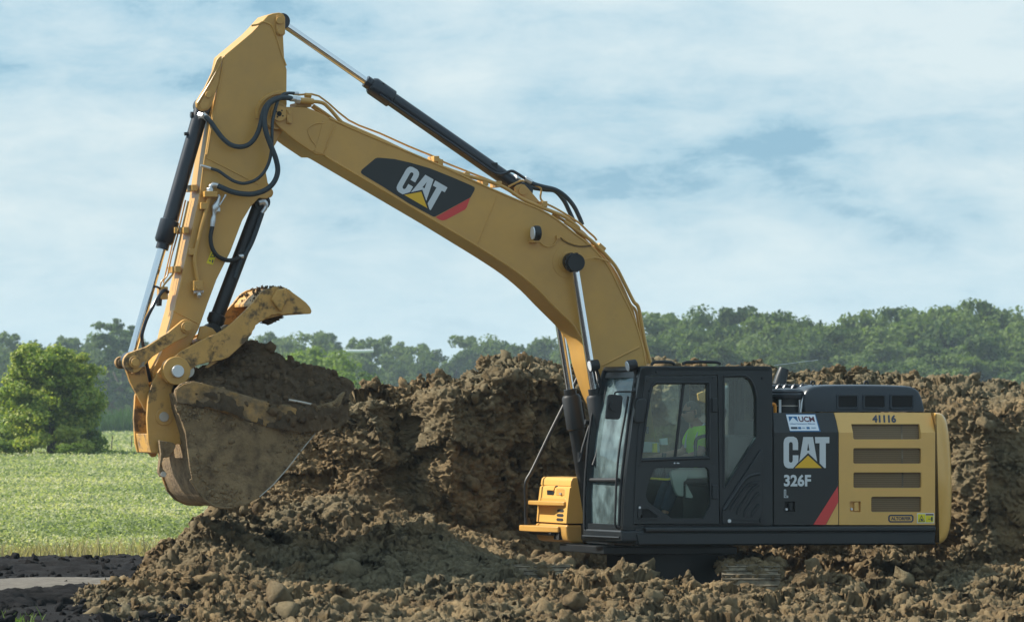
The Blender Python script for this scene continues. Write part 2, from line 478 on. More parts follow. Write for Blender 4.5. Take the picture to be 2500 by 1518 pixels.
# ------------------------------------------------------------------ numpy noise
def h3(i, j, k, s):
    x = (i.astype(np.uint32) * np.uint32(73856093)) ^ (j.astype(np.uint32) * np.uint32(19349663)) ^ (k.astype(np.uint32) * np.uint32(83492791)) ^ np.uint32(s * 2654435761 % 4294967296)
    x ^= x >> np.uint32(15); x *= np.uint32(2246822519); x ^= x >> np.uint32(13); x *= np.uint32(3266489917); x ^= x >> np.uint32(16)
    return x.astype(np.float32) / np.float32(4294967296.0)
def vnoise(P, s=0):
    I = np.floor(P).astype(np.int64); f = (P - I).astype(np.float32); f = f * f * f * (f * (f * 6 - 15) + 10)
    r = np.zeros(len(P), np.float32)
    for dx in (0, 1):
        wx = f[:, 0] if dx else 1 - f[:, 0]
        for dy in (0, 1):
            wy = f[:, 1] if dy else 1 - f[:, 1]
            for dz in (0, 1):
                wz = f[:, 2] if dz else 1 - f[:, 2]
                r += wx * wy * wz * h3(I[:, 0] + dx, I[:, 1] + dy, I[:, 2] + dz, s)
    return r * 2 - 1
def fbm(P, o=4, s=0, g=0.5):
    r = np.zeros(len(P), np.float32); a = 1.0; t = 0
    for i in range(o):
        r += a * vnoise(P * (2.03 ** i), s + i); t += a; a *= g
    return r / t
def lumps(P, s=0):
    """rounded clods: 1 at a lump's centre, 0 in the cracks"""
    I = np.floor(P - 0.5).astype(np.int64)
    best = np.full(len(P), 9.0, np.float32); sz = np.zeros(len(P), np.float32)
    for dx in (0, 1):
        for dy in (0, 1):
            for dz in (0, 1):
                i, j, k = I[:, 0] + dx, I[:, 1] + dy, I[:, 2] + dz
                qx = i + 0.5 + (h3(i, j, k, s) - 0.5) * 0.8 - P[:, 0]
                qy = j + 0.5 + (h3(i, j, k, s + 1) - 0.5) * 0.8 - P[:, 1]
                qz = k + 0.5 + (h3(i, j, k, s + 2) - 0.5) * 0.8 - P[:, 2]
                d = (qx * qx + qy * qy + qz * qz).astype(np.float32)
                u = d < best
                best = np.where(u, d, best)
                sz = np.where(u, h3(i, j, k, s + 3), sz)
    return np.maximum(0, 1 - best / 0.5) ** 0.62 * (0.25 + 0.75 * sz)
def facets(P, s=0):
    """broken clods: every cell a tilted flat face at its own height, with a step at its edge"""
    I = np.floor(P - 0.5).astype(np.int64)
    best = np.full(len(P), 9.0, np.float32); val = np.zeros(len(P), np.float32)
    for dx in (0, 1):
        for dy in (0, 1):
            for dz in (0, 1):
                i, j, k = I[:, 0] + dx, I[:, 1] + dy, I[:, 2] + dz
                qx = i + 0.5 + (h3(i, j, k, s) - 0.5) * 0.9 - P[:, 0]
                qy = j + 0.5 + (h3(i, j, k, s + 1) - 0.5) * 0.9 - P[:, 1]
                qz = k + 0.5 + (h3(i, j, k, s + 2) - 0.5) * 0.9 - P[:, 2]
                d = np.maximum(np.maximum(np.abs(qx), np.abs(qy)), np.abs(qz)) * 0.75 + 0.25 * (np.abs(qx) + np.abs(qy) + np.abs(qz)) * 0.6
                v = h3(i, j, k, s + 3) - 0.5 + 1.3 * (qx * (h3(i, j, k, s + 4) - 0.5) + qy * (h3(i, j, k, s + 5) - 0.5) + qz * (h3(i, j, k, s + 6) - 0.5)) - 0.5 * d
                u = d < best
                best = np.where(u, d, best).astype(np.float32); val = np.where(u, v, val).astype(np.float32)
    return val
def grid_normals(P):
    du = np.gradient(P, axis=0); dv = np.gradient(P, axis=1)
    n = np.cross(du, dv); n /= np.linalg.norm(n, axis=2, keepdims=True) + 1e-9
    return n
def grid_faces(n, m):
    i = np.arange(n * m).reshape(n, m)
    return np.stack([i[:-1, :-1].ravel(), i[1:, :-1].ravel(), i[1:, 1:].ravel(), i[:-1, 1:].ravel()], 1)
#SECTIONS

# ------------------------------------------------------------------ the setting: ground, field, road
def sheet(name, polys, z, m):
    mb = MB()
    for p in polys:
        mb.add([(x, y, z) for x, y in p], [tuple(range(len(p)))])
    o = mb.build(name, m, smooth=False)
    return tag(o, kind='structure')
HX0, HX1, HY0, HY1 = -4.0, 8.6, 46.0, 69.0
sheet('ground', [[(-1300, -30), (1300, -30), (1300, HY0), (-1300, HY0)], [(-1300, HY1), (1300, HY1), (1300, 2400), (-1300, 2400)],
                 [(-1300, HY0), (HX0, HY0), (HX0, HY1), (-1300, HY1)], [(HX1, HY0), (1300, HY0), (1300, HY1), (HX1, HY1)]], -0.03, 'black_soil')
sheet('field', [[(-600, 72.0), (600, 72.0), (600, 2300), (-600, 2300)]], -0.022, 'field_soil')
def dirt_road():
    x = np.arange(-16, -2.9, 0.05); y = np.arange(53.5, 66.5, 0.06)
    Xg, Yg = np.meshgrid(x, y, indexing='ij'); q = np.stack([Xg.ravel(), Yg.ravel(), np.zeros(Xg.size)], 1)
    near = 56.2 + 2.2 * np.clip(Xg + 5.8, -1.2, 3); d = np.minimum(Yg - near, 65.2 - Yg)
    z = -0.05 + 0.05 * np.clip(d / 1.2, -1, 1) + (0.035 * fbm(q * 0.9, 4, 300) + 0.02 * fbm(q * np.array([0.8, 5, 1]), 3, 310) + 0.012 * (lumps(q * 6, 320) - .3)).reshape(Xg.shape)
    P = np.stack([Xg, Yg, z], 2)
    tag(np_mesh('road', P.reshape(-1, 3), grid_faces(*Xg.shape), 'road_soil', smooth=True), kind='structure')
dirt_road()

def zv(v, Y): return CAMZ - (np.asarray(v, float) - 1013.6) / FPX * np.asarray(Y, float)
def tab(s):
    a = np.array([[float(x) for x in p.split(':')] for p in s.split()]); return a[:, 0], a[:, 1]
SIL = tab("60:1640 115:1520 192:1475 261:1440 334:1385 412:1340 509:1262 570:1190 640:1128 760:1034 844:970 905:940 960:938 1000:930 1040:920 1065:908 1114:905 1183:884 1210:862 "
          "1260:868 1324:870 1400:888 1500:874 1593:868 1695:868 1743:888 1865:888 1926:903 2007:903 2048:888 2100:890 2133:906 2230:903 2271:925 2474:944 2560:952 2800:960")
def build_terrain():
    X = np.arange(-6.2, 8.9, 0.0155)
    def uofX(Y): return 1250 + X * FPX / Y
    def T(s, Y):
        a, b = tab(s) if isinstance(s, str) else s
        return np.interp(uofX(Y), a, b)
    def Yt(s):
        a, b = tab(s); return np.interp(1250 + X * 215, a, b)
    knots = []
    knots.append((np.full_like(X, 45.0), np.full_like(X, -0.4)))
    Y = Yt("0:46 115:47 192:49.5 261:51 400:51.5 2700:51.5"); knots.append((Y, zv(T("0:1600 150:1560 220:1530 300:1524 420:1524 900:1545 2600:1570", Y), Y)))
    Y = Yt("0:48 115:48.6 192:52 261:55 330:56.6 400:57 900:57 1250:57.2 1300:56.6 1780:56.4 1900:56.6 2000:56.9 2600:57")
    knots.append((Y, zv(T("0:1660 60:1620 115:1560 192:1500 261:1466 300:1458 330:1452 420:1442 560:1434 760:1420 900:1428 1000:1425 1150:1405 1250:1408 1330:1414 1450:1424 1485:1398 1540:1398 1580:1412 1650:1412 1780:1414 1885:1420 1925:1396 1990:1384 2050:1398 2100:1418 2250:1428 2400:1432 2700:1425", Y), Y)))
    Y = Yt("0:49 115:49.6 192:53.8 261:57.8 334:59.2 900:59.3 1270:59.4 1330:58 2250:58.2 2330:59.2 2600:59.3")
    knots.append((Y, zv(T("0:1680 60:1640 115:1520 192:1475 261:1438 334:1375 412:1318 509:1258 600:1262 640:1272 760:1278 900:1274 1000:1272 1070:1284 1200:1300 1262:1318 1310:1420 1400:1520 1700:1545 2150:1540 2260:1480 2310:1400 2450:1385 2560:1375 2800:1370", Y), Y)))
    Y = Yt("0:60.4 900:60.3 1270:60.4 1330:61.3 2250:61.3 2330:60.3 2600:60.4")
    knots.append((Y, zv(T("0:1680 60:1660 192:1540 334:1440 412:1370 509:1262 560:1235 640:1240 760:1236 900:1262 1000:1294 1070:1300 1250:1330 1310:1420 1400:1500 1700:1500 2150:1490 2260:1440 2320:1392 2560:1392 2800:1390", Y), Y)))
    Y = Yt("0:61.0 800:61.1 905:61.3 960:61.8 1000:61.8 1040:61.5 1100:61.5 1300:62.5 1800:62.7 2300:62.5 2400:61.9 2700:61.8")
    knots.append((Y, zv(T("0:1680 192:1580 334:1470 430:1380 509:1265 570:1222 640:1196 760:1180 850:1172 905:1180 960:1215 1000:1255 1070:1285 1300:1296 1340:1345 1600:1352 1800:1345 2000:1352 2250:1345 2320:1372 2440:1366 2800:1370", Y), Y)))
    Y4 = Yt("0:61.6 700:61.9 850:62.3 905:62.35 945:62.6 985:62.7 1010:62.5 1045:62.2 1100:62.0 1200:62.4 1300:62.9 1500:63.6 2200:63.5 2330:62.9 2450:62.5 2480:62.7 2700:62.6")
    ce = T(SIL, Y4) + T("0:20 500:14 840:14 905:26 1000:38 1070:52 1200:62 1300:46 1600:58 2000:62 2200:92 2330:70 2450:55 2800:55", Y4)
    knots.append((Y4, zv(ce, Y4)))
    Y5 = Y4 + np.interp(1250 + X * 215, [0, 500, 800, 1000, 1100, 2800], [0.5, 0.6, 1.0, 2.0, 2.6, 2.6])
    knots.append((Y5, zv(T(SIL, Y5), Y5)))
    Y = np.maximum(Y5 + 1.5, 68.3); knots.append((Y, np.full_like(X, -0.35)))
    counts = [8, 230, 140, 54, 74, 160, 100, 24]
    rows = []
    for i, c in enumerate(counts):
        (y0, z0), (y1, z1) = knots[i], knots[i + 1]
        last = i == len(counts) - 1
        t = np.linspace(0, 1, c + (1 if last else 0), endpoint=last)[:, None]
        rows.append(np.stack([np.broadcast_to(X, (len(t), len(X))), y0 + (y1 - y0) * t, z0 + (z1 - z0) * t], 2))
    P = np.concatenate(rows, 0)
    n, m, _ = P.shape
    # round the creases of the profile
    for _ in range(34):
        P[1:-1, :, 1:] = 0.25 * P[:-2, :, 1:] + 0.5 * P[1:-1, :, 1:] + 0.25 * P[2:, :, 1:]
    def disp(P, amp, N=None):
        N = grid_normals(P) if N is None else N
        if N[n // 2, m // 2, 2] < 0: N = -N
        return P + N * amp.reshape(n, m, 1)
    flat = P.reshape(-1, 3)
    q = flat.copy()
    a = 0.14 * fbm(q * 0.9, 3, 3) + 0.07 * (lumps(q * 1.7, 11) - 0.3) + 0.12 * facets(q * 1.45 + 0.3 * fbm(q * 1.5, 3, 111)[:, None], 101)
    P = disp(P, a)
    q = P.reshape(-1, 3)
    w = 0.36 + 0.80 * np.clip(0.5 + 1.7 * fbm(q * 0.75, 2, 40), 0, 1)
    wall = np.zeros((n, m), np.float32); r3 = sum(counts[:5]); wall[r3 + 10:r3 + counts[5] - 12] = 1
    w *= 1 - 0.22 * (wall * (X > -1.1)).ravel()
    a = 0.095 * w * (lumps(q * 3.1 + 0.25 * fbm(q * 3, 2, 5)[:, None], 21) - 0.3) + 0.070 * w * facets(q * 3.7 + 0.3 * fbm(q * 3, 3, 15)[:, None], 121) + 0.09 * fbm(q * 2.6, 4, 50, 0.6)
    P = disp(P, a)
    q = P.reshape(-1, 3)
    crack = np.maximum(0, 1 - np.abs(fbm(q * 2.2, 3, 90)) / 0.07)
    a = 0.042 * w * (lumps(q * 7.5 + 0.3 * fbm(q * 6, 2, 6)[:, None], 31) - 0.3) + 0.060 * w * facets(q * 9.0 + 0.35 * fbm(q * 7, 3, 16)[:, None], 131) - 0.055 * crack * w
    P = disp(P, a)
    q = P.reshape(-1, 3)
    a = 0.022 * (lumps(q * 15.0 + 0.3 * fbm(q * 12, 2, 7)[:, None], 36) - 0.3) + 0.034 * facets(q * 19.0 + 0.3 * fbm(q * 14, 2, 17)[:, None], 141) + 0.014 * (lumps(q * 31.0, 38) - 0.3) + 0.030 * fbm(q * 14, 4, 60, 0.62)
    P = disp(P, a)
    o = np_mesh('dirt_ground', P.reshape(-1, 3), grid_faces(n, m)[:, ::-1], 'clay_soil', smooth=True)
    tag(o, kind='structure')
    return P
TERR = build_terrain()
TF = TERR.reshape(-1, 3)
TPROJ = np.stack([1250 + TF[:, 0] * FPX / TF[:, 1], 1013.6 - (TF[:, 2] - CAMZ) * FPX / TF[:, 1]], 1)
def terrain_at(u, v):
    d = np.hypot(TPROJ[:, 0] - u, TPROJ[:, 1] - v)
    i = np.where(d < 7)[0]
    if len(i) == 0: i = np.array([d.argmin()])
    return Vector(TF[i[TF[i, 1].argmin()]])

def ico(sub):
    bm = bmesh.new(); bmesh.ops.create_icosphere(bm, subdivisions=sub, radius=1)
    V = np.array([v.co[:] for v in bm.verts]); F = np.array([[v.index for v in f.verts] for f in bm.faces]); bm.free()
    return V, F
def rand_rot(n):
    q = RNG.normal(size=(n, 4)); q /= np.linalg.norm(q, axis=1, keepdims=True)
    w, x, y, z = q.T
    return np.stack([np.stack([1-2*(y*y+z*z), 2*(x*y-z*w), 2*(x*z+y*w)], 1), np.stack([2*(x*y+z*w), 1-2*(x*x+z*z), 2*(y*z-x*w)], 1),
                     np.stack([2*(x*z-y*w), 2*(y*z+x*w), 1-2*(x*x+y*y)], 1)], 1)
def clods(centres, radii, sub, rough=0.35):
    V, F = ico(sub); n = len(centres); k = len(V)
    P = np.repeat(V[None], n, 0).reshape(-1, 3) + np.repeat(RNG.uniform(0, 900, (n, 3)), k, 0)
    r = 1 + rough * 1.3 * vnoise(P * 1.1, 3) + rough * 0.9 * vnoise(P * 2.3, 4)
    if sub >= 3: r += 0.20 * facets(P * 1.9, 208) + 0.22 * facets(P * 4.2, 218) + 0.12 * facets(P * 9, 228) + 0.16 * (lumps(P * 2.2, 8) - 0.3) + 0.12 * (lumps(P * 4.5, 9) - 0.3) + 0.13 * (lumps(P * 10, 10) - 0.3) + 0.05 * (lumps(P * 21, 13) - 0.3)
    Q = (np.repeat(V[None], n, 0).reshape(-1, 3) * r[:, None]).reshape(n, k, 3) * RNG.uniform(0.65, 1.2, (n, 1, 3))
    Q = np.einsum('nij,nkj->nki', rand_rot(n), Q) * radii[:, None, None] + centres[:, None, :]
    FF = (F[None] + (np.arange(n) * k)[:, None, None]).reshape(-1, 3)
    return Q.reshape(-1, 3), FF
def join(parts):
    o = 0; Vs = []; Fs = []
    for V, F in parts: Vs.append(V); Fs.append(F + o); o += len(V)
    return np.concatenate(Vs), np.concatenate(Fs)
def loose_soil():
    n, m, _ = TERR.shape
    def pick(c, r0, r1):
        i = RNG.integers(10, n - 24, c); j = RNG.integers(0, m, c)
        P = TERR[i, j].copy(); nz = vnoise(P * 0.7, 77)
        k = RNG.random(c) < np.clip(0.55 + 1.3 * nz, 0.08, 1)
        P = P[k]; r = r0 * (r1 / r0) ** (RNG.random(len(P)) ** 2.2)
        P[:, 2] += r * 0.25
        return P, r
    a = clods(*pick(11000, 0.012, 0.05), 1, 0.6); b = clods(*pick(1500, 0.04, 0.11), 2, 0.6)
    o = np_mesh('loose_soil', *join([a, b]), 'clay_soil', smooth=False)
    tag(o, 'loose brown clods and crumbs of clay strewn over the dug dirt', 'soil', kind='stuff')
loose_soil()
for u, v, rp, lab in [
    (1066, 900, 26, 'upright brown clod standing on the crest of the dirt bank left of the boom cylinders'),
    (1192, 872, 34, 'largest rounded clod on the dirt bank crest, below the bent part of the boom'),
    (1285, 876, 27, 'broad low clod on the bank crest just left of the chrome boom cylinder rods'),
    (2046, 892, 25, 'left half of the twin clods on the bank crest above the engine hood'),
    (2094, 893, 32, 'right half of the twin clods on the bank crest above the engine hood'),
    (2232, 908, 20, 'small lone clod on the bank crest above the rear end of the hood'),
    (1522, 1392, 40, 'rounded grey clod in front of the turntable under the cab'),
    (1992, 1408, 66, 'big boulder-sized clod in the foreground right of the muddy track'),
    (1026, 1290, 42, 'dark block of clay on the ridge left of the yellow toolbox'),
    (2262, 1440, 46, 'pale rounded clod in the foreground below the counterweight corner'),
    (2332, 1345, 44, 'brown clod lying beside the bottom corner of the counterweight'),
    (880, 1318, 40, 'knobbly grey clay lump on the slope right of the bucket bottom'),
    (712, 1395, 36, 'lumpy grey clod low in the foreground below the bucket')]:
    p = terrain_at(u, v)
    V, F = clods(np.zeros((1, 3)), np.array([rp * 0.74 * p.y / FPX]), 5 if rp > 30 else 4, 0.3)
    o = np_mesh('soil_clod', V, F, 'clay_soil', smooth=True)
    o.location = p - Vector((0, 0, 0.25 * rp * p.y / FPX))
    tag(o, lab, 'clod', 'large clods of clay')

def berm(name, x0, x1, yc, wid, h, seed, lab):
    X = np.arange(x0, x1, 0.03); t = np.linspace(-1, 1, 70)
    P = np.zeros((70, len(X), 3)); P[:, :, 0] = X
    yy = yc(X); hh = h(X)
    P[:, :, 1] = yy + t[:, None] * wid; P[:, :, 2] = hh * (1 - np.abs(t[:, None]) ** 1.6) - 0.05
    for s, a in ((2.2, 0.16), (5.5, 0.10), (13, 0.045)):
        N = grid_normals(P); N = N if N[35, 5, 2] > 0 else -N
        q = P.reshape(-1, 3) + seed
        P = P + N * (a * (lumps(q * s, seed) - 0.3) * np.clip(2 * hh, 0.25, 1)[None, :].repeat(70, 0).ravel()).reshape(70, -1, 1)
    o = np_mesh(name, P.reshape(-1, 3), grid_faces(70, len(X))[:, ::-1], 'black_soil', smooth=True)
    tag(o, lab, 'soil', kind='stuff')
berm('black_soil_ridge', -13, -2.6, lambda x: 68.6 + 0.25 * (x + 6), 2.6, lambda x: 0.17 + 0 * x, 5, 'black topsoil windrow along the edge of the bean field')
berm('black_soil_heap', -6.6, -3.2, lambda x: 55.0 + 2.3 * np.clip(x + 5.8, -1, 3), 1.25, lambda x: np.clip(0.17 + 0.02 * (x + 5), 0.08, 0.3), 9, 'black clods beside the near edge of the dirt road')

def black_clods():
    n = 2600
    x = RNG.uniform(-9, -3.3, n); y = RNG.uniform(50, 72.5, n)
    road = (y > 56.2 + 2.2 * (x + 5.8)) & (y < 65.4)
    k = ~road | (RNG.random(n) < 0.16)
    x, y = x[k], y[k]
    r = 0.012 * 6 ** (RNG.random(len(x)) ** 2.2)
    hill = np.clip(1 - np.abs(y - 68.6) / 2.4, 0, 1) * 0.15
    V, F = clods(np.stack([x, y, hill + r * 0.2 - 0.03], 1), r, 2, 0.6)
    tag(np_mesh('black_crumbs', V, F, 'black_soil', smooth=False), 'loose black clods of topsoil beside the dirt road', 'soil', kind='stuff')
black_clods()
# ------------------------------------------------------------------ plants
def cards(C, size, nrm, aspect=1.0, spread=0.7):
    n = len(C)
    d = nrm + RNG.normal(size=(n, 3)) * spread
    d /= np.linalg.norm(d, axis=1, keepdims=True) + 1e-9
    a = np.cross(d, RNG.normal(size=(n, 3))); a /= np.linalg.norm(a, axis=1, keepdims=True) + 1e-9
    b = np.cross(d, a)
    s = np.asarray(size).reshape(-1, 1)
    k = RNG.uniform(-0.15, 0.15, (n, 1)) * s
    V = np.stack([C - a * s * aspect, C - b * s * 0.62 + d * k, C + a * s * aspect, C + b * s * 0.62 + d * k], 1).reshape(-1, 3)
    return V, np.arange(n * 4).reshape(n, 4)
def crown_mesh(name, seed, n, size, lobes, m, low=0.12, wid=0.36, top=1.0, rad=(0.13, 0.24), sub=7, skew=0.16):
    """unit-height crown: a few big uneven limbs, each carrying smaller sprays of leaf cards, gaps between them"""
    g = np.random.default_rng(seed)
    Cs = []; Ns = []
    per = max(6, n // (lobes * sub))
    for i in range(lobes):
        r0 = g.uniform(*rad) * (1.0 if i else 1.15)
        z = low + r0 * 0.6 + (top - low - r0 * 1.5) * ((i + g.random()) / lobes) ** 0.9
        t = (z - low) / (top - low)
        prof = (math.sin(math.pi * min(1, skew + (0.97 - skew) * t)) ** 0.7)
        an = i * 2.4 + g.uniform(-0.5, 0.5); rr = max(0, wid * prof - r0 * 0.55) * g.uniform(0.45, 1.05)
        c = np.array([rr * math.cos(an), rr * math.sin(an), z])
        for k in range(sub):
            d0 = g.normal(size=3); d0[2] = abs(d0[2]) * 0.9 - 0.25; d0 /= np.linalg.norm(d0)
            rs = r0 * g.uniform(0.28, 0.55)
            cs = c + d0 * r0 * g.uniform(0.55, 0.98) * np.array([1, 1, 0.85])
            d = g.normal(size=(per, 3)); d /= np.linalg.norm(d, axis=1, keepdims=True)
            p = cs + d * rs * (g.random((per, 1)) ** 0.5) * np.array([1.2, 1.2, 0.75])
            Cs.append(p); Ns.append(d * 0.7 + d0 * 0.6 + np.array([0, 0, 0.35]))
    C = np.concatenate(Cs); N = np.concatenate(Ns)
    V, F = cards(C, size * g.uniform(0.6, 1.3, len(C)), N)
    me = np_mesh(name, V, F, m)
    data = me.data; bpy.data.objects.remove(me); return data
def trunk_mesh(name, seed, r=0.018, top=0.7):
    g = random.Random(seed); mb = MB()
    p = [Vector((0, 0, -0.01))]
    for i in range(5): p.append(Vector((g.uniform(-.02, .02), g.uniform(-.02, .02), top * (i + 1) / 5)))
    mb.tube(p, [r * 1.3, r * 0.35], 8)
    for i in range(6):
        z = g.uniform(0.18, 0.6) * top; an = g.uniform(0, 6.28); l = g.uniform(0.12, 0.26)
        b = Vector((0, 0, z)); e = b + Vector((l * math.cos(an), l * math.sin(an), l * 0.9))
        mb.tube([b, b.lerp(e, 0.5) + Vector((0, 0, -0.02)), e], [r * 0.55, r * 0.12], 6)
    o = mb.build(name, 'bark'); d = o.data; bpy.data.objects.remove(o); return d
TR = [trunk_mesh('trunk', i) for i in range(3)]
CR = [crown_mesh('crown', 11, 6000, 0.024, 12, 'wood_leaves', 0.04, 0.42), crown_mesh('crown', 12, 6000, 0.024, 13, 'wood_leaves', 0.05, 0.36, 1.0, (0.11, 0.2)),
      crown_mesh('crown', 13, 5000, 0.022, 11, 'wood_leaves', 0.06, 0.28, 1.0, (0.10, 0.17)), crown_mesh('crown', 14, 6000, 0.026, 12, 'wood_leaves', 0.02, 0.48, 1.0, (0.14, 0.25)),
      crown_mesh('crown', 15, 3200, 0.020, 9, 'wood_leaves', 0.10, 0.17, 1.0, (0.07, 0.12))]
CB = [crown_mesh('crown', 21, 6000, 0.026, 12, 'bright_tree_leaves', 0.03, 0.48), crown_mesh('crown', 22, 6000, 0.026, 12, 'bright_tree_leaves', 0.03, 0.40)]
def tree(u, vtop, d, crown, lab, group, wmul=1.0, base=0.0):
    h = 1.05 * (CAMZ + (1013.6 - vtop) / FPX * d - base)
    t = empty('tree', ((u - 1250) / FPX * d, d, base), random.uniform(0, 6.28))
    t.scale = (h * wmul, h * wmul, h)
    c = bpy.data.objects.new('crown', crown); COL.objects.link(c); c.parent = t
    k = bpy.data.objects.new('trunk', random.choice(TR)); COL.objects.link(k); k.parent = t
    tag(t, lab, 'tree', group)
    return t
RIGHT = tab("1480:800 1540:790 1569:775 1605:786 1662:757 1703:742 1751:742 1800:760 1865:752 1926:738 1954:752 1987:750 2015:780 2040:790 2076:785 2105:754 2149:742 2222:742 2271:757 2303:732 2352:722 2393:728 2433:740 2500:736 2620:735 2750:750")
LEFT = tab("-200:810 -40:815 0:808 60:842 130:818 180:832 235:808 300:795 340:820 420:830 520:835 620:820 700:814 760:806 830:808 900:834 960:818 1010:842 1060:838 1120:838 1180:808 1215:818 1240:846 1290:832 1340:822 1380:805 1480:800")
def wood():
    rnd = random.Random(9)
    ROWN = ('tall hindmost', 'second-row', 'middle-row', 'low front')
    def zone(u, right):
        Z = (((1640, 'just right of the boom foot'), (1880, 'above the cab roof'), (2080, 'between cab roof and engine hood'), (2300, 'above the engine hood'), (2400, 'above the counterweight'), (9999, 'above the bank at the far right')) if right else
             ((10, 'at the left edge'), (170, 'behind the big round bush'), (340, 'between the bush and the arm'), (620, 'behind the thumb and bucket'), (760, 'just right of the thumb'), (900, 'above the soil load'), (1060, 'above the left end of the bank'), (1200, 'above the upright clod'), (1330, 'left of the boom cylinders'), (9999, 'behind the boom cylinders')))
        return next(t for k, t in Z if u < k)
    LR = 'hazy green tree of the dense wood behind the dirt bank on the right'
    LL = 'bluish tree of the distant tree line beyond the field'
    u = 1500
    while u < 2760:
        for row, (dv, d) in enumerate(((0, 690), (38, 655), (88, 625), (140, 600))):
            uu = u + rnd.uniform(-22, 22)
            v = np.interp(uu, *RIGHT) + dv + rnd.uniform(-6, 12)
            if v > np.interp(uu, *SIL) - 20: continue
            tree(uu, v, d + rnd.uniform(-14, 14), CR[rnd.choice((0, 1, 3))], f'{ROWN[row]} hazy green tree of the right-hand wood, {zone(uu, 1)}', 'trees of the wood on the right', rnd.uniform(0.75, 1.0) * (1, 1.05, 1.25, 1.5)[row])
        u += 62
    u = -440
    while u < 1490:
        for row, (dv, d) in enumerate(((0, 900), (45, 850), (90, 810))):
            if row == 2 and u > 900: continue
            uu = u + rnd.uniform(-16, 16)
            v = np.interp(uu, *LEFT) + dv + rnd.uniform(-4, 16)
            if uu > 860 and v > np.interp(uu, *SIL) - 20: continue
            tree(uu, v, d + rnd.uniform(-15, 15), CR[rnd.choice((0, 1, 2))], f'{ROWN[row]} bluish tree of the distant tree line, {zone(uu, 0)}', 'trees of the distant tree line', rnd.uniform(0.7, 0.95) * (1, 1.1, 1.4)[row])
        u += 50
    tree(262, 784, 780, CR[4], 'tall thin tree rising above the tree line left of the arm', 'trees of the distant tree line', 1.1)
    tree(298, 800, 790, CR[4], 'shorter thin tree beside the tallest one, left of the bucket cylinder', 'trees of the distant tree line', 1.2)
    for u, v, d, i, l in ((735, 852, 455, 0, 'bright green tree just above the soil load, tallest of the nearer trees'), (790, 848, 450, 1, 'bright green tree with a pointed top between the soil load and the bank'),
                       (812, 902, 420, 0, 'low yellow-green tree right of the heaped bucket'), (866, 905, 410, 1, 'low bright tree directly above the left end of the dirt bank'), (690, 880, 440, 0, 'bright green tree half hidden behind the soil in the bucket')):
        tree(u, v, d, CB[i], l, 'bright trees nearer than the tree line', 1.0)
wood()
def bush():
    d = 226.0
    h = CAMZ + (1013.6 - 826) / FPX * d
    t = empty('bush', ((124 - 1250) / FPX * d, d, 0)); t.scale = (h * 1.1, h * 1.1, h)
    c = bpy.data.objects.new('crown', crown_mesh('crown', 31, 64000, 0.0150, 34, 'bush_leaves', -0.20, 0.52, 1.0, (0.13, 0.22), 11, 0.36)); COL.objects.link(c); c.parent = t
    k = bpy.data.objects.new('trunk', trunk_mesh('trunk', 5, 0.03, 0.6)); COL.objects.link(k); k.parent = t
    tag(t, 'big round bushy tree standing alone in the field at the left edge', 'tree')
bush()
def low_shrubs():
    for u, vt, d, l in ((20, 1070, 224, 'dark shrub under the left side of the big bush'), (170, 1080, 222, 'dark shrub under the right side of the big bush')):
        tree(u, vt, d, CB[1], l, 'shrubs at the foot of the bush', 1.6)
low_shrubs()
def beans():
    n = 260000
    v = RNG.uniform(1058, 1364, n); Y = 25413 / (v - 1013.6) 
    u = RNG.uniform(-420, 760, n); X = (u - 1250) / FPX * Y
    Y = np.clip(Y, 72.3, 545) + RNG.normal(0, 0.6, n) * (Y / 73)
    P = np.stack([X, Y, np.zeros(n)], 1)
    hgt = 0.30 + 0.16 * fbm(P * 0.55, 3, 4) + 0.10 * vnoise(P * 0.08, 8)
    P[:, 2] = hgt * (0.35 + 0.65 * RNG.random(n) ** 0.5) * np.clip((Y - 72) / 1.2, 0.35, 1)
    s = 0.031 * (Y / 73) ** 0.72 * RNG.uniform(0.6, 1.35, n)
    V, F = cards(P, s, np.tile([0, -0.1, 0.8], (n, 1)), 0.85, 0.6)
    tag(np_mesh('bean_plants', V, F, 'bean_leaves'), 'low green bean crop covering the field', 'crop', kind='stuff')
    def blades(n, x0, x1, y0, y1, h0, h1, w, z, m, name, lab, lean=0.35):
        x = RNG.uniform(x0, x1, n); y = RNG.uniform(y0, y1, n)
        b = np.stack([x, y, np.full(n, z)], 1); h = RNG.uniform(h0, h1, n)
        k = fbm(b * 0.9, 2, 12); h *= np.clip(0.8 + 0.9 * k, 0.25, 1.3)
        tip = b + np.stack([RNG.normal(0, lean, n) * h, RNG.normal(0, lean, n) * h, h], 1)
        mid = (b + tip) / 2 + np.stack([np.zeros(n), np.zeros(n), h * 0.12], 1)
        a = RNG.uniform(0, 3.14, n); side = np.stack([np.cos(a), np.sin(a), np.zeros(n)], 1) * w * RNG.uniform(0.6, 1.4, (n, 1))
        V = np.stack([b - side, b + side, mid + side * 0.8, tip, mid - side * 0.8], 1).reshape(-1, 3)
        i = np.arange(n)[:, None] * 5
        F = np.concatenate([i + [0, 1, 2], i + [0, 2, 4], i + [4, 2, 3]], 0)
        tag(np_mesh(name, V, F, m), lab, 'grass' if 'corn' not in name else 'corn', kind='stuff')
    blades(6500, -9.5, -2, 71.0, 74.5, 0.10, 0.36, 0.008, -0.02, 'dry_grass', 'dry_grass', 'dry tan grass fringe along the near edge of the field')
    blades(260, -5.6, -4.6, 50.6, 52.0, 0.03, 0.14, 0.006, -0.05, 'green_grass', 'green_grass', 'small tufts of green grass at the bottom left corner')
    blades(14000, -78, -22, 548, 560, 1.6, 2.5, 0.07, 0, 'corn_leaves', 'corn_rows', 'dark green block of corn beyond the bean field', 0.14)
beans()
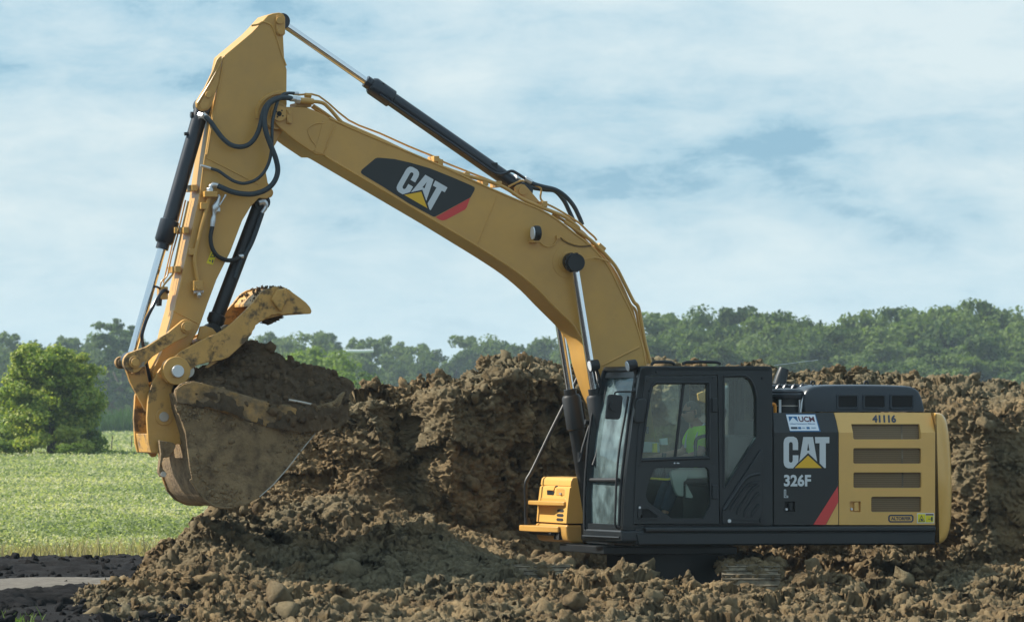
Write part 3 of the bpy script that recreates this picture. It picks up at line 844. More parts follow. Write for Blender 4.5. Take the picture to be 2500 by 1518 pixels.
for u, v, sl in ((222, 1112, 'leftmost thin stake in the bean field, nearest the bush'), (272, 1106, 'middle one of three thin stakes in the bean field'), (320, 1104, 'thin stake in the bean field closest to the bucket')):
    p = PY(u, v, 25413 / (v - 1013.6) * 0.96); Yd = p.y
    mb = MB(); mb.tube([(0, 0, -0.2), (0.02, 0, 0.55), (0.05, 0.02, 0.95)], [0.035, 0.025], 7)
    o = mb.build('field_stake', 'stake_wood'); o.location = (p.x, Yd, 0)
    tag(o, sl, 'stake', 'stakes in the bean field')
mb = MB(); d_ = 600
mb.tube([tuple(PY(u, v, d_)) for u, v in ((823, 880), (827, 868), (836, 860), (850, 857), (880, 857), (912, 856))], 0.17, 8, smooth_path=4)
tag(mb.build('irrigation_pipe', 'white_roof'), 'long white pipe with a bent end among the far trees', 'pipe')

# ------------------------------------------------------------------ the excavator
EX = empty('excavator', M0, math.atan2(FW.y, FW.x))
tag(EX, 'large yellow and black tracked excavator with raised boom and a full muddy bucket', 'excavator')
def ptube(name, pts, lat, r, m, parent, k=6, n=10, lat2=None):
    """pipe or hose along photo pixels at a given distance from the machine's middle plane"""
    c = len(pts)
    ls = lat if isinstance(lat, (list, tuple)) else [lat, lat if lat2 is None else lat2]
    L = np.interp(np.linspace(0, 1, c), np.linspace(0, 1, len(ls)), ls)
    return MB().tube([W(p, l) for p, l in zip(pts, L)], r, n, smooth_path=k).build(name, m, parent)
def pbox(mb, f, x0, y0, x1, y1, lat0, lat1):
    return mb.plate(pl(f, f"{x0},{y0} {x1},{y0} {x1},{y1} {x0},{y1}"), lat0, lat1)
def text_on(name, s, quad, lat, m, parent, thick=0.0, bold=0.02, latf=None, lift=0.0):
    """lettering fitted to four photo pixels: top-left, top-right, bottom-right, bottom-left"""
    cu = bpy.data.curves.new(name, 'FONT'); cu.body = s; cu.offset = bold; cu.resolution_u = 3
    t = bpy.data.objects.new(name, cu); COL.objects.link(t)
    dg = bpy.context.evaluated_depsgraph_get()
    me = bpy.data.meshes.new_from_object(t.evaluated_get(dg))
    bpy.data.objects.remove(t)
    co = np.array([v.co[:] for v in me.vertices])
    lo, hi = co.min(0), co.max(0)
    q = [np.array(p) for p in quad]
    for v in me.vertices:
        a = (v.co.x - lo[0]) / (hi[0] - lo[0]); b = (v.co.y - lo[1]) / (hi[1] - lo[1])
        p = (q[3] * (1 - a) + q[2] * a) * (1 - b) + (q[0] * (1 - a) + q[1] * a) * b
        l = (latf(p[1]) if latf else lat) + lift
        v.co = W(tuple(p), l)
    me.materials.clear(); me.materials.append(MATS[m])
    o = bpy.data.objects.new(name, me); COL.objects.link(o); o.parent = parent
    return o
def sticker(name, pts, lat, m, parent, holes=(), t=0.002):
    return MB().plate(pts, lat, lat - t, holes).build(name, m, parent, smooth=False)

# --- boom
BL = 0.31
boom_out = (pl(Dd, "48,322 38,285 52,248 90,230 150,234 290,240 440,310 480,332 520,354 700,427 1000,550 1250,657 1500,772")
            + pl(G, "160,305 300,362 450,425 560,492 660,572 760,648 850,745 905,830 960,945 1010,1045 1060,1165 1100,1310 1130,1450 1150,1650 1185,1900 1230,2100 1225,2240 1180,2290 1130,2270 1010,2050 850,1680 760,1420 735,1300 710,1235 660,1172 600,1110 520,1032 420,930 300,830 150,730 0,637")
            + pl(Dd, "1200,1042 1000,927 700,750 415,582 395,573 350,572 220,485 110,395 60,345"))
def smooth2(pts, k=3):
    P_ = [Vector((x, y, 0)) for x, y in pts]; n_ = len(P_); out = []
    for i in range(n_):
        p0, p1, p2, p3 = P_[i-1], P_[i], P_[(i+1) % n_], P_[(i+2) % n_]
        L_ = (p2 - p1).length; turn = max((p1-p0).angle(p2-p1, 0), (p2-p1).angle(p3-p2, 0))
        out.append((p1.x, p1.y))
        if turn < 0.5 and L_ > 8:
            for j in range(1, k):
                t = j / k; m1 = (p2-p0).normalized()*L_; m2 = (p3-p1).normalized()*L_
                q = (2*t**3-3*t*t+1)*p1 + (t**3-2*t*t+t)*m1 + (-2*t**3+3*t*t)*p2 + (t**3-t*t)*m2
                out.append((q.x, q.y))
    return out
boom = MB().plate(smooth2(boom_out), BL, -BL).build('boom', 'yellow_paint', EX, bevel=0.014)
def ridge(name, pts, lat, w, h, parent, m='yellow_paint', k=5):
    return MB().tube([W(p, lat) for p in pts], w, 6, smooth_path=k).build(name, m, parent)
ridge('weld_seam', pl(G, "165,338 130,430 85,540 45,640"), BL + 0.001, 0.006, 0.01, boom, k=2)
ridge('weld_seam', pl(G, "1075,1305 960,1362 840,1422"), BL + 0.002, 0.012, 0.01, boom, k=2)
ridge('weld_seam', pl(Dd, "410,352 370,348 330,358 298,385 296,420 320,470 348,505 345,530 320,545"), BL + 0.001, 0.008, 0.01, boom)
ridge('weld_seam', pl(Dd, "486,362 460,420 432,490 402,572"), BL + 0.001, 0.007, 0.01, boom, k=2)
MB().plate(pl(Dd, "400,330 470,345 395,565 340,548"), BL + 0.006, BL - 0.02).build('nose_collar', 'yellow_paint', boom, bevel=0.004)
# top flange and bottom flange lips
def offset_strip(pts, lat, d):
    return MB().tube([W(p, lat) for p in pts], d, 6, smooth_path=3)
offset_strip(pl(Dd, "440,312 700,429 1000,552 1250,659 1500,774") + pl(G, "300,366 450,429 560,496 660,576 760,652 850,749 905,834 960,949 1010,1049 1060,1169 1100,1312 1120,1420"), BL - 0.002, 0.013).build('flange_edge', 'yellow_paint', boom)
offset_strip(pl(G, "735,1300 660,1170 600,1108 520,1030 420,928 300,828 150,728 0,634") + pl(Dd, "1000,925 700,748 415,580"), BL - 0.002, 0.013).build('flange_edge', 'yellow_paint', boom)
# boom nose pin
pin = MB().disc(Dd(95, 282), 0.085, BL + 0.03, BL - 0.05).build('pivot_pin', 'yellow_paint', boom, bevel=0.008)
MB().disc(Dd(92, 282), 0.028, BL + 0.034, BL).build('grease_hole', 'deep_black', pin)
for k in range(4):
    a = 0.6 + k * 1.57
    MB().disc(Dd(95 + 27 * math.cos(a), 282 + 27 * math.sin(a)), 0.009, BL + 0.033, BL).build('bolt', 'deep_black', pin)
mb = MB().plate(pl(Dd, "100,250 125,262 150,270 160,300 150,312 118,318 95,318"), BL + 0.022, BL).build('pin_flag', 'yellow_paint', boom, bevel=0.004)
keep = MB(); pbox(keep, Dd, 146, 255, 182, 350, BL + 0.035, BL); keep = keep.build('keeper_plate', 'yellow_paint', boom, bevel=0.005)
for y in (272, 335): MB().disc(Dd(166, y), 0.018, BL + 0.055, BL).build('bolt', 'yellow_paint', keep)
# boom decal
dec = sticker('decal', pl(Dd, "665,690 672,675 690,660 765,597 780,591 800,591 900,600 1010,625 1150,665 1300,725 1440,785 1462,797 1466,808 1460,825 1435,870 1185,1005 1170,1003 1000,910 830,800 680,710 668,700"), BL + 0.003, 'decal_black', boom)
sticker('red_stripe', pl(Dd, "1190,1008 1433,872 1408,940 1396,955 1265,1025 1240,1032 1218,1026"), BL + 0.003, 'decal_red', dec)
C_P = "295,712 295,660 291,640 283,625 262,614 222,614 203,622 193,638 189,660 189,800 193,822 204,837 222,845 258,845 297,800 297,750 256,750 256,790 250,802 240,804 232,800 228,790 228,668 232,657 242,653 252,657 256,668 256,712"
A_P, A_H = "333,617 403,617 434,796 368,733 303,798", "369,660 378,716 360,716"
T_P = "418,617 523,617 523,662 497,662 497,843 486,843 452,808 452,662 421,662"
TRI_P = "368,752 468,843 270,843"
def FtoD(x, y):
    a, b = x - 270, y - 843
    return Dd(970 + .818 * a - .44 * b * .97, 852 + .47 * a + .78 * b * .97)
def cat_logo(f, lat, parent):
    for nm, P_, H_, m in (('letter_c', C_P, None, 'decal_white'), ('letter_a', A_P, A_H, 'decal_white'), ('letter_t', T_P, None, 'decal_white'), ('triangle', TRI_P, None, 'decal_yellow')):
        sticker(nm, pl(f, P_), lat, m, parent, [pl(f, H_)] if H_ else ())
cat_logo(FtoD, BL + 0.006, dec)
# work light on the boom
lamp = MB().cyl(W(G(442, 575), BL + 0.13), W(G(398, 575), BL + 0.13), 0.085, 20).build('work_light', 'black_plastic', boom, bevel=0.02)
MB().cyl(W(G(399, 575), BL + 0.13), W(G(392, 575), BL + 0.13), 0.072, 20).build('lens', 'lamp_lens', lamp)
mb = MB(); pbox(mb, G, 395, 622, 450, 634, BL + 0.14, BL); mb.build('bracket', 'yellow_paint', lamp, bevel=0.003)
ptube('cable', pl(G, "440,632 470,655 500,663 530,650 560,605 575,600 620,630 680,650 730,650 770,645"), BL + 0.02, 0.006, 'yellow_paint', boom)
ptube('cable', pl(G, "570,602 600,630 660,655 720,662 770,655"), BL + 0.015, 0.004, 'black_plastic', boom)
mb = MB(); pbox(mb, G, 548, 590, 572, 612, BL + 0.03, BL); mb.build('cable_clip', 'yellow_paint', boom)
# boom cylinder boss rings
ring = MB().disc(G(622, 760), 0.185, BL + 0.005, BL - 0.02, 40).build('boss', 'yellow_paint', boom, bevel=0.004)
MB().disc(G(624, 760), 0.115, BL + 0.012, BL - 0.01, 32).build('boss_step', 'yellow_paint', ring, bevel=0.006)
knob = MB().cyl(W(G(638, 757), BL), W(G(658, 763), 0.49), 0.100, 24).build('pin_cap', 'black_plastic', boom, bevel=0.012)
for k in range(10):
    a = k * math.pi / 5; c = W(G(658, 763), 0.455)
    MB().cyl(c + Vector((0.095 * math.cos(a), -0.035, 0.095 * math.sin(a))), c + Vector((0.095 * math.cos(a), 0.025, 0.095 * math.sin(a))), 0.02, 8).build('rib', 'black_plastic', knob)
ptube('grease_line', pl(G, "715,745 760,735 800,733 840,742 890,760 920,795"), [BL + 0.14, BL + 0.02], 0.005, 'yellow_paint', boom)
ptube('grease_line', pl(G, "785,733 830,740 880,757"), BL + 0.07, 0.009, 'yellow_paint', boom)
# stick cylinder foot bracket on the boom top
mb = MB()
for la in (0.13, -0.09): mb.plate(pl(Dd, "1745,800 1765,782 1790,774 1815,780 1835,800 1880,850 1935,915 1960,950 1760,865"), la, la - 0.04)
br = mb.build('cylinder_bracket', 'yellow_paint', boom, bevel=0.006)
MB().disc(Dd(1805, 822), 0.05, 0.15, -0.15).build('pivot_pin', 'yellow_paint', br, bevel=0.005)
# pipes along the boom top
HP = 'hydraulic_pipe'
ptube(HP, pl(Dd, "240,192 380,202 440,242 520,332 560,357 800,462 1000,557 1200,642 1400,713 1600,768 1700,815 1800,880 1950,945 2100,1008 2200,1090") + pl(G, "600,500 660,545 740,600 800,650 870,722 930,795 980,890 1040,1010 1075,1060 1110,1250 1150,1410"), [BL - 0.02, BL - 0.04], 0.021, 'yellow_paint', boom, n=8)
ptube(HP, pl(Dd, "220,150 370,158 580,328 800,420 1000,510 1200,592 1250,622 1450,702 1560,745 1660,792"), 0.12, 0.011, 'yellow_paint', boom, k=3, n=8)
ptube(HP, pl(Dd, "330,222 420,282 540,367 700,427 900,517 1100,607 1300,697 1400,735"), 0.2, 0.017, 'yellow_paint', boom, n=8)
ptube(HP, pl(Dd, "320,232 400,290 500,360 640,420"), 0.05, 0.017, 'yellow_paint', boom, n=8)
ptube(HP, pl(G, "240,278 270,262 330,240 400,265 448,290 445,350 470,380 530,410 600,450 690,508 750,565 790,600 805,622"), 0.1, 0.012, 'yellow_paint', boom, k=4, n=8)
ptube(HP, pl(G, "520,455 600,500 680,570 760,650 840,725 895,805 945,900 995,1000 1035,1075 1075,1250 1115,1400"), 0.24, 0.017, 'yellow_paint', boom, n=8)
ptube(HP, pl(G, "640,520 720,575 800,665 880,765 925,830 975,930 1020,1030 1058,1080 1090,1250 1130,1410"), 0.08, 0.017, 'yellow_paint', boom, n=8)
for x, y in ((1222, 622), (1410, 712), (1635, 775), (1955, 915), (1195, 598), (1540, 765)):
    mb = MB(); pbox(mb, Dd, x - 16, y - 20, x + 22, y + 22, 0.30, 0.05); mb.build('pipe_clamp', 'yellow_paint', boom, bevel=0.006)
mb = MB(); mb.plate(pl(G, "828,636 868,672 855,692 815,655"), 0.28, -0.05); mb.build('pipe_clamp', 'yellow_paint', boom, bevel=0.006)
mb = MB(); pbox(mb, Dd, 210, 205, 320, 235, 0.27, 0.0); mb.build('pipe_manifold', 'yellow_paint', boom, bevel=0.01)
MB().cyl(W(Dd(232, 190), 0.32), W(Dd(330, 197), 0.30), 0.036, 12).build('pipe_coupling', 'yellow_paint', boom, bevel=0.005)
MB().cyl(W(Dd(205, 184), 0.33), W(Dd(237, 188), 0.33), 0.044, 6).build('pipe_nut', 'zinc', boom, bevel=0.004)
MB().cyl(W(Dd(270, 152), 0.18), W(Dd(315, 156), 0.18), 0.030, 6).build('pipe_nut', 'yellow_paint', boom, bevel=0.004)

# --- stick (arm)
AL = 0.20
arm_out = (pl(A, "440,408 640,240 700,178 760,112 800,98 845,93 875,104 888,130 888,250 873,262 882,450 899,510 898,660 900,760 868,950 822,1045 792,1095 772,1180 748,1265 762,1338 785,1365 795,1395 785,1430 755,1452 735,1452")
           + pl(B, "1040,92 985,150 930,240 850,450 760,630 700,790 640,960 560,1110 520,1180 420,1330 350,1330 330,1240 420,1060 440,970 480,830 540,560 600,290 640,100") + pl(A, "300,1150 350,850 400,600"))
arm = MB().plate(arm_out, AL, -AL - 0.04).build('arm', 'yellow_paint', EX, bevel=0.012)
# far/front face of the lower arm down to the pin
ridge('weld_seam', pl(A, "640,190 690,180 715,165 740,165 770,178 795,205 830,300 862,400 892,482"), AL + 0.001, 0.012, 0.01, arm)
ridge('weld_seam', pl(A, "438,420 412,600 362,850 318,1120 300,1150 255,1490"), AL + 0.001, 0.010, 0.01, arm)
ridge('weld_seam', pl(A, "302,1150 480,1240 672,1338 690,1345"), AL + 0.001, 0.008, 0.01, arm, k=2)
ridge('weld_seam', pl(A, "672,1340 700,1290 740,1230 770,1160"), AL + 0.001, 0.007, 0.01, arm)
ridge('weld_seam', pl(B, "470,840 640,925"), AL + 0.001, 0.007, 0.01, arm, k=2)
ridge('boss_ring', [A(850 + 170 * math.cos(R(t)), 838 + 158 * math.sin(R(t))) for t in range(170, 291, 12)], AL + 0.004, 0.024, 0.01, arm, k=2)
MB().disc(A(830, 850), 0.15, AL + 0.07, -AL - 0.07, 32).build('pivot_boss', 'yellow_paint', arm, bevel=0.01)
lk = MB().plate(pl(A, "815,135 822,118 835,111 858,112 874,124 881,140 886,235 876,255 855,262 832,255 824,238"), AL + 0.022, AL).build('lock_plate', 'yellow_paint', arm, bevel=0.004)
for y, r in ((150, 0.042), (233, 0.03)):
    MB().disc(A(848 + (y - 150) * 0.05, y), r, AL + 0.045, AL).build('bolt', 'yellow_paint', lk, bevel=0.004)
for la in (AL - 0.001, -AL + 0.02):
    MB().plate(pl(A, "432,414 402,600 352,770 325,803 300,812 268,808 240,785 235,750 248,725 300,640 360,515 385,440 410,412"), la, la - 0.045).build('cylinder_lug', 'yellow_paint', arm, bevel=0.006)
ridge('lug_rim', pl(A, "432,420 395,500 330,620 262,730 244,765 262,798 300,805"), AL + 0.002, 0.013, 0.01, arm)
lk = MB().plate(pl(A, "318,668 340,662 358,680 355,700 322,795 300,806 265,800 258,775 268,760 300,690"), AL + 0.02, AL - 0.005).build('lock_plate', 'yellow_paint', arm, bevel=0.004)
MB().disc(A(328, 692), 0.035, AL + 0.045, AL).build('bolt', 'yellow_paint', lk, bevel=0.004)
MB().disc(A(293, 770), 0.045, AL + 0.028, AL).build('pin_end', 'yellow_paint', lk, bevel=0.004)
tb = MB().disc(A(762, 1408), 0.06, 0.13, -0.13).build('thumb_cylinder_lug', 'yellow_paint', arm, bevel=0.006)
MB().disc(A(762, 1408), 0.03, 0.145, -0.13).build('pin_end', 'yellow_paint', tb, bevel=0.004)
# valve gear on the near side of the arm
ptube('hydraulic_pipe', pl(B, "707,92 698,130 688,180 662,270 640,360 622,440 614,500 620,560 632,640"), AL + 0.045, 0.024, 'yellow_paint', arm, k=4)
for (x0, y0, x1, y1, dp) in ((680, 45, 766, 84, .11), (655, 120, 705, 165, .07), (580, 425, 632, 470, .06), (608, 640, 672, 705, .11), (480, 285, 500, 325, .03), (540, 285, 570, 325, .05)):
    mb = MB(); pbox(mb, B, x0, y0, x1, y1, AL + dp, AL - 0.01); mb.build('valve_block' if dp > .1 else 'pipe_clamp', 'yellow_paint', arm, bevel=0.006)
MB().disc(B(640, 680), 0.03, AL + 0.125, AL).build('plug', 'yellow_paint', arm, bevel=0.003)
MB().tube([W(p, AL + 0.07) for p in pl(B, "605,715 668,712")], 0.022, 10).build('valve_fitting', 'zinc', arm)
MB().tube([W(p, AL + 0.07) for p in pl(B, "640,710 642,735 640,755")], [0.016, 0.03, 0.012], 10).build('valve_fitting', 'zinc', arm)
MB().cyl(W(B(716, 48), AL + .06), W(B(716, 25), AL + .06), 0.042, 6).build('pipe_nut', 'zinc', arm, bevel=.003)
MB().tube([W(p, AL + .07) for p in pl(B, "718,26 722,10 745,5 775,12")], 0.022, 10, smooth_path=4).build('hose_elbow', 'zinc', arm)
MB().tube([W(p, AL + .06) for p in pl(B, "766,72 774,85 768,110 752,150 742,200 735,240 730,280")], [.02, .02, .024, .045, .022, .03, .026], 10, smooth_path=2).build('shutoff_valve', 'zinc', arm)
MB().tube([W(p, AL + .10) for p in pl(B, "778,140 800,105 820,70")], [.008, .008, .016], 8).build('valve_lever', 'zinc', arm)
mb = MB(); pbox(mb, B, 745, 150, 785, 185, AL + .09, AL + .01); mb.build('shutoff_body', 'zinc', arm, bevel=.012)
lb = sticker('warning_label', pl(B, "728,436 756,468 733,535 690,522"), AL + .003, 'warning_yellow', arm)
sticker('warning_triangle', pl(B, "733,452 750,484 714,484"), AL + .005, 'print_navy', lb, [pl(B, "732,462 742,480 721,480")])
sticker('pictogram', pl(B, "731,498 738,504 733,522 726,520"), AL + .005, 'print_navy', lb); sticker('pictogram', pl(B, "708,502 722,506 720,512 707,508"), AL + .005, 'print_navy', lb)
# lines running down the front face of the arm
def front(p, s):  # a place on the arm's front-left face, s from 0 (near edge) to 1 (far edge)
    q = W(p, AL); q.y = AL - s * 2 * AL; q.x += 0.02; return q
for pts, s, r in ((pl(B, "598,110 560,280 500,560 490,600 440,660 425,690"), .25, .011), (pl(B, "600,100 545,340 505,480 480,600 440,640 430,700"), .6, .009), (pl(B, "610,60 545,330 500,520 470,650"), .9, .008)):
    MB().tube([front(p, s) for p in pts], r, 6, smooth_path=3).build('hydraulic_pipe', 'yellow_paint', arm)
for t in ((632, 20), (575, 300), (520, 560)):
    p = front(B(*t), .5); MB().box((p.x - .03, p.y - .17, p.z - .04), (p.x + .035, p.y + .17, p.z + .03)).build('pipe_clamp', 'yellow_paint', arm, bevel=.006)
g = front(B(452, 720), .5); MB().box((g.x - .02, g.y - .1, g.z - .07), (g.x + .06, g.y + .1, g.z + .07)).build('valve_block', 'yellow_paint', arm, bevel=.01)
for dx in (-0.06, 0, 0.06): MB().cyl(g + Vector((.05, dx, -.02)), g + Vector((.06, dx, -.14)), .016, 8).build('hose_fitting', 'black_plastic', arm)
ptube('hose', pl(B, "345,678 370,684 392,704 410,740"), 0.05, .012, 'navy_cylinder', arm)
ptube('hose', pl(B, "435,715 420,703 395,715 360,765 330,820 300,880 275,950 262,1010 270,1070 285,1150 300,1220 318,1310"), [0.1, 0.24, .2, .1], .02, 'navy_cylinder', arm)

# --- hydraulic cylinders: barrel, gland, rod
def cylinder(name, p0, p1, frac, rb, rr, parent, gland=.25, m='navy_cylinder', eye=.09, lead=0.0):
    """p0 = barrel end, p1 = rod end; the barrel takes frac of the length"""
    d = p1 - p0; q = p0 + d * frac; L = d.length; u = d.normalized()
    b = MB().tube([p0 + u * lead, p0 + u * (lead + .02), p0 + u * (lead + .05), q], [rb * .7, rb * .95, rb, rb], 24).build(name, m, parent)
    MB().tube([q - u * gland, q - u * (gland - .015), q - u * .03, q], [rb * 1.02, rb * 1.27, rb * 1.27, rb * 1.05], 24).build('gland', m, b)
    MB().tube([q, q + u * .07], [rb * .85, rb * .85], 20).build('gland_nut', m, b)
    MB().tube([q, p1 - u * eye * .7], rr, 20).build('rod', 'chrome', b)
    MB().cyl(p1 - Vector((0, .085, 0)), p1 + Vector((0, .085, 0)), eye, 20).build('rod_eye', m, b)
    MB().cyl(p0 - Vector((0, .085, 0)), p0 + Vector((0, .085, 0)), eye, 20).build('barrel_eye', m, b)
    return b
sc0, sc1 = W(Dd(1805, 822), 0.0), W(A(850, 160), 0.0)
fr = (W(Dd(722, 95), 0) - sc0).length / (sc1 - sc0).length
stick_cyl = cylinder('stick_cylinder', sc0, sc1, fr, .082, .043, EX, .30)
ptube('oil_pipe', pl(Dd, "800,85 830,100 880,140 920,175 1250,400 1560,620 1600,650 1665,700"), .03, .026, 'navy_cylinder', stick_cyl, k=3)
ptube('oil_pipe', pl(Dd, "800,150 1000,290 1300,490 1560,670 1620,702 1660,706 1720,684 1760,700 1830,745"), .10, .017, 'navy_cylinder', stick_cyl, k=3)
for x, y in ((1595, 650), (800, 90)):
    c = W(Dd(x, y), .03); MB().box((c.x - .04, -.08, c.z - .06), (c.x + .04, .08, c.z + .04)).build('pipe_clamp', 'black_plastic', stick_cyl, bevel=.01)
ptube('hose', pl(Dd, "1830,745 1880,775 1950,795 2030,815 2100,860 2160,930 2200,1010 2220,1060"), [.1, .05], .025, 'rubber_hose', stick_cyl)
ptube('hose', pl(Dd, "1740,720 1800,770 1870,800 1960,815 2030,825 2090,890 2130,970 2165,1045"), [-.05, -.1], .025, 'rubber_hose', stick_cyl)
MB().cyl(W(Dd(1815, 738), .1), W(Dd(1860, 762), .09), .034, 8).build('hose_fitting', 'zinc', stick_cyl); MB().cyl(W(Dd(1745, 728), .05), W(Dd(1775, 745), .0), .035, 8).build('hose_fitting', 'zinc', stick_cyl)
bc0, bc1 = W(A(283, 775), 0.0), W(B(185, 1165), 0.0)
fr = (W(B(390, 385), 0) - bc0).length / (bc1 - bc0).length
buc_cyl = cylinder('bucket_cylinder', bc0, bc1, fr, .085, .048, EX, .27)
MB().tube([W(A(195, 840), .0), W(A(300, 845), .0)], .035, 8).build('port', 'navy_cylinder', buc_cyl)
MB().cyl(W(A(150, 980), .02), W(A(200, 975), .02), .022, 6).build('bolt', 'navy_cylinder', buc_cyl)
MB().tube([W(A(260, 840), .12), W(A(300, 850), .2)], .034, 6).build('hose_fitting', 'zinc', buc_cyl)
tc0, tc1 = W(B(1050, 120), 0.06), W(B(725, 975), 0.06)
th_cyl = cylinder('thumb_cylinder', tc0, tc1, .945, .078, .04, EX, .12, 'black_plastic')
MB().tube([W(p, .2) for p in pl(B, "1040,125 1075,118 1085,150 1060,190")], [.03, .034, .026, .022], 8, smooth_path=3).build('hose_fitting', 'zinc', th_cyl)
ptube('hose', pl(B, "1062,190 1045,240 1010,340 985,400 955,455 915,510 880,620"), [.2, .14], .026, 'rubber_hose', th_cyl)
MB().tube([W(p, .16) for p in pl(B, "905,482 935,478")], .028, 8).build('hose_fitting', 'zinc', th_cyl)
ptube('hose', pl(B, "730,280 722,320 718,360 728,420 760,472 800,495 835,505 880,500 920,481"), [AL + .06, AL + .08, .16], .024, 'black_plastic', EX, k=5)
# hoses hanging between boom and arm
ptube('hose', pl(T2, "235,490 270,520 340,595 440,740 560,890 700,1000 860,1038 1010,1005 1120,905 1200,760 1245,610 1275,460 1320,330 1400,225 1520,155 1640,135 1780,150 1850,165"), [.24, .30, .36, .40, .36, .33], .027, 'rubber_hose', EX)
ptube('hose', pl(A, "955,683 900,682 860,700 832,740 806,830 793,900 790,1000 788,1080 770,1180 730,1260 670,1315 590,1340 520,1327 460,1292 400,1250 345,1232"), [.19, .36, .42, .40, .34, .25], .018, 'rubber_hose', EX)
ptube('hose', pl(A, "935,722 890,714 830,722 765,765 738,840 735,890 748,970 780,1060 818,1160 832,1250 805,1330 745,1387 660,1416 580,1417 500,1402 440,1378 395,1358"), [.33, .40, .44, .42, .36, .28], .030, 'rubber_hose', EX)
for pts, r, l in ((pl(A, "345,1232 290,1215 268,1210"), .017, .24), (pl(T2, "180,440 215,470 245,497 300,545"), .034, .23), (pl(A, "400,1360 372,1350 350,1352"), .03, .27), (pl(A, "925,722 965,725"), .032, .33), (pl(A, "945,684 985,686"), .022, .19)):
    MB().tube([W(p, l) for p in pts], r, 10, smooth_path=2).build('hose_fitting', 'zinc', EX)

# --- bucket links
def link(f, c0, r0, c1, r1, lat, th, name, bosses=True):
    a, b = W(f(*c0), lat), W(f(*c1), lat)
    d = Vector((b.x - a.x, 0, b.z - a.z)); ang = math.atan2(d.z, d.x); lp = []
    for k in range(13):
        t = ang + math.pi / 2 + math.pi * k / 12; lp.append(a + Vector((r0 * math.cos(t), 0, r0 * math.sin(t))))
    mid0 = a.lerp(b, .3); mid1 = a.lerp(b, .7); nrm = Vector((-math.sin(ang), 0, math.cos(ang)))
    w = min(r0, r1) * .72
    lp += [mid0 - nrm * w, mid1 - nrm * w]
    for k in range(13):
        t = ang - math.pi / 2 + math.pi * k / 12; lp.append(b + Vector((r1 * math.cos(t), 0, r1 * math.sin(t))))
    lp += [mid1 + nrm * w, mid0 + nrm * w]
    return MB().plate3([lp], lat - th)
for lat, s in ((.34, 1), (-.27, -1)):
    lk = link(B, (560, 950), .09, (208, 1180), .115, lat, .07, 'x').build('idler_link', 'muddy_yellow', EX, bevel=.008)
    for c in ((560, 950), (212, 1180)):
        p = W(B(*c), .34); p.y = lat
        MB().cyl(p + Vector((0, .03, 0)), p - Vector((0, .05, 0)), .068, 20).build('pin_boss', 'muddy_yellow', lk, bevel=.008)
        MB().cyl(p + Vector((0, .055, 0)), p - Vector((0, .05, 0)), .045, 20).build('pin_end', 'muddy_yellow', lk, bevel=.006)
pl0, pl1 = W(B(195, 1180), 0), W(Cc(440, 900), 0)
MB().cyl(pl0 - Vector((0, .45, 0)), pl0 + Vector((0, .34, 0)), .07, 20).build('link_pin', 'worn_steel', EX, bevel=.006)
mb = MB()
for lat in (.20, -.13):
    mb.plate(pl(Cc, "210,600 250,640 300,570 330,600 355,720 455,850 475,905 450,930 415,925 330,860 240,690"), lat, lat - .07)
mb.build('power_link', 'muddy_yellow', EX, bevel=.008)

# --- bucket: sheet-metal shell with side plates, ears, lip and teeth
BW = 0.68
side = pl(Cc, "505,760 512,735 540,705 580,690 625,686 700,705 800,732 900,762 1010,795 1130,820 1250,838 1370,832 1480,800 1512,800 1500,830 1440,895 1350,1000 1260,1110 1180,1215 1100,1305 1020,1378 940,1425 850,1447 760,1442 690,1410 640,1355 612,1280 596,1190 584,1090 572,990 548,920 520,830")
bk = MB().plate(side, BW, BW - .045).build('bucket', 'bucket_steel', EX, bevel=.008)
# shell: back and floor swept from near to far side
prof = [W(p, BW - .002) for p in pl(Cc, "520,760 535,850 560,925 582,1000 594,1090 606,1190 622,1275 650,1350 698,1405 765,1436 850,1441 940,1419 1015,1372 1095,1300 1175,1210 1255,1105 1345,996 1435,892 1495,828")]
vs = []; fs = []
n = len(prof)
def inward(i):
    a, b = prof[max(0, i-1)], prof[min(n-1, i+1)]
    t = (b - a).normalized(); q = Vector((-t.z, 0, t.x)); c = W(Cc(900, 950), BW)
    return q if (c - prof[i]).dot(q) > 0 else -q
for k, y in enumerate((BW - .005, -BW + .005)):
    for i in range(n):
        p = prof[i]; q = p + inward(i) * .035
        vs.append((p.x, y, p.z)); vs.append((q.x, y, q.z))
for i in range(n - 1):
    a, b = 2*i, 2*i+2; m = 2*n
    fs += [(a, b, b+m, a+m), (a+1, a+1+m, b+1+m, b+1), (a, a+1, b+1, b), (a+m, b+m, b+1+m, a+1+m)]
fs += [(0, m, 1+m, 1), (2*n-2, 2*n-1, 2*n-1+m, 2*n-2+m)]
MB().add(vs, fs).build('shell', 'bucket_steel', bk, angle=50)
fb = [Vector((p.x, -BW + .045, p.z)) for p in [W(q, BW) for q in side]]
MB().plate3([fb], -BW).build('side_plate', 'very_muddy_yellow', bk, bevel=.006)
MB().plate(pl(Cc, "512,760 522,730 560,705 620,690 720,712 900,766 1100,826 1300,855 1330,880 1200,890 1060,960 1010,940 900,908 760,862 640,832 560,822 522,815"), BW + .022, BW).build('side_cutter', 'very_muddy_yellow', bk, bevel=.006)
MB().tube([W(p, BW + .002) for p in pl(Cc, "1190,800 1260,812 1340,830")], .014, 8).build('lip_edge', 'worn_steel', bk)
lip = [W(p, BW) for p in pl(Cc, "1015,1380 1100,1303 1180,1212 1262,1106 1350,998")]
MB().tube(lip, .007, 6).build('wear_edge', 'worn_steel', bk)
t0 = W(Cc(1478, 815), BW)
ax = (W(Cc(1520, 790), BW) - W(Cc(1380, 960), BW)).normalized()
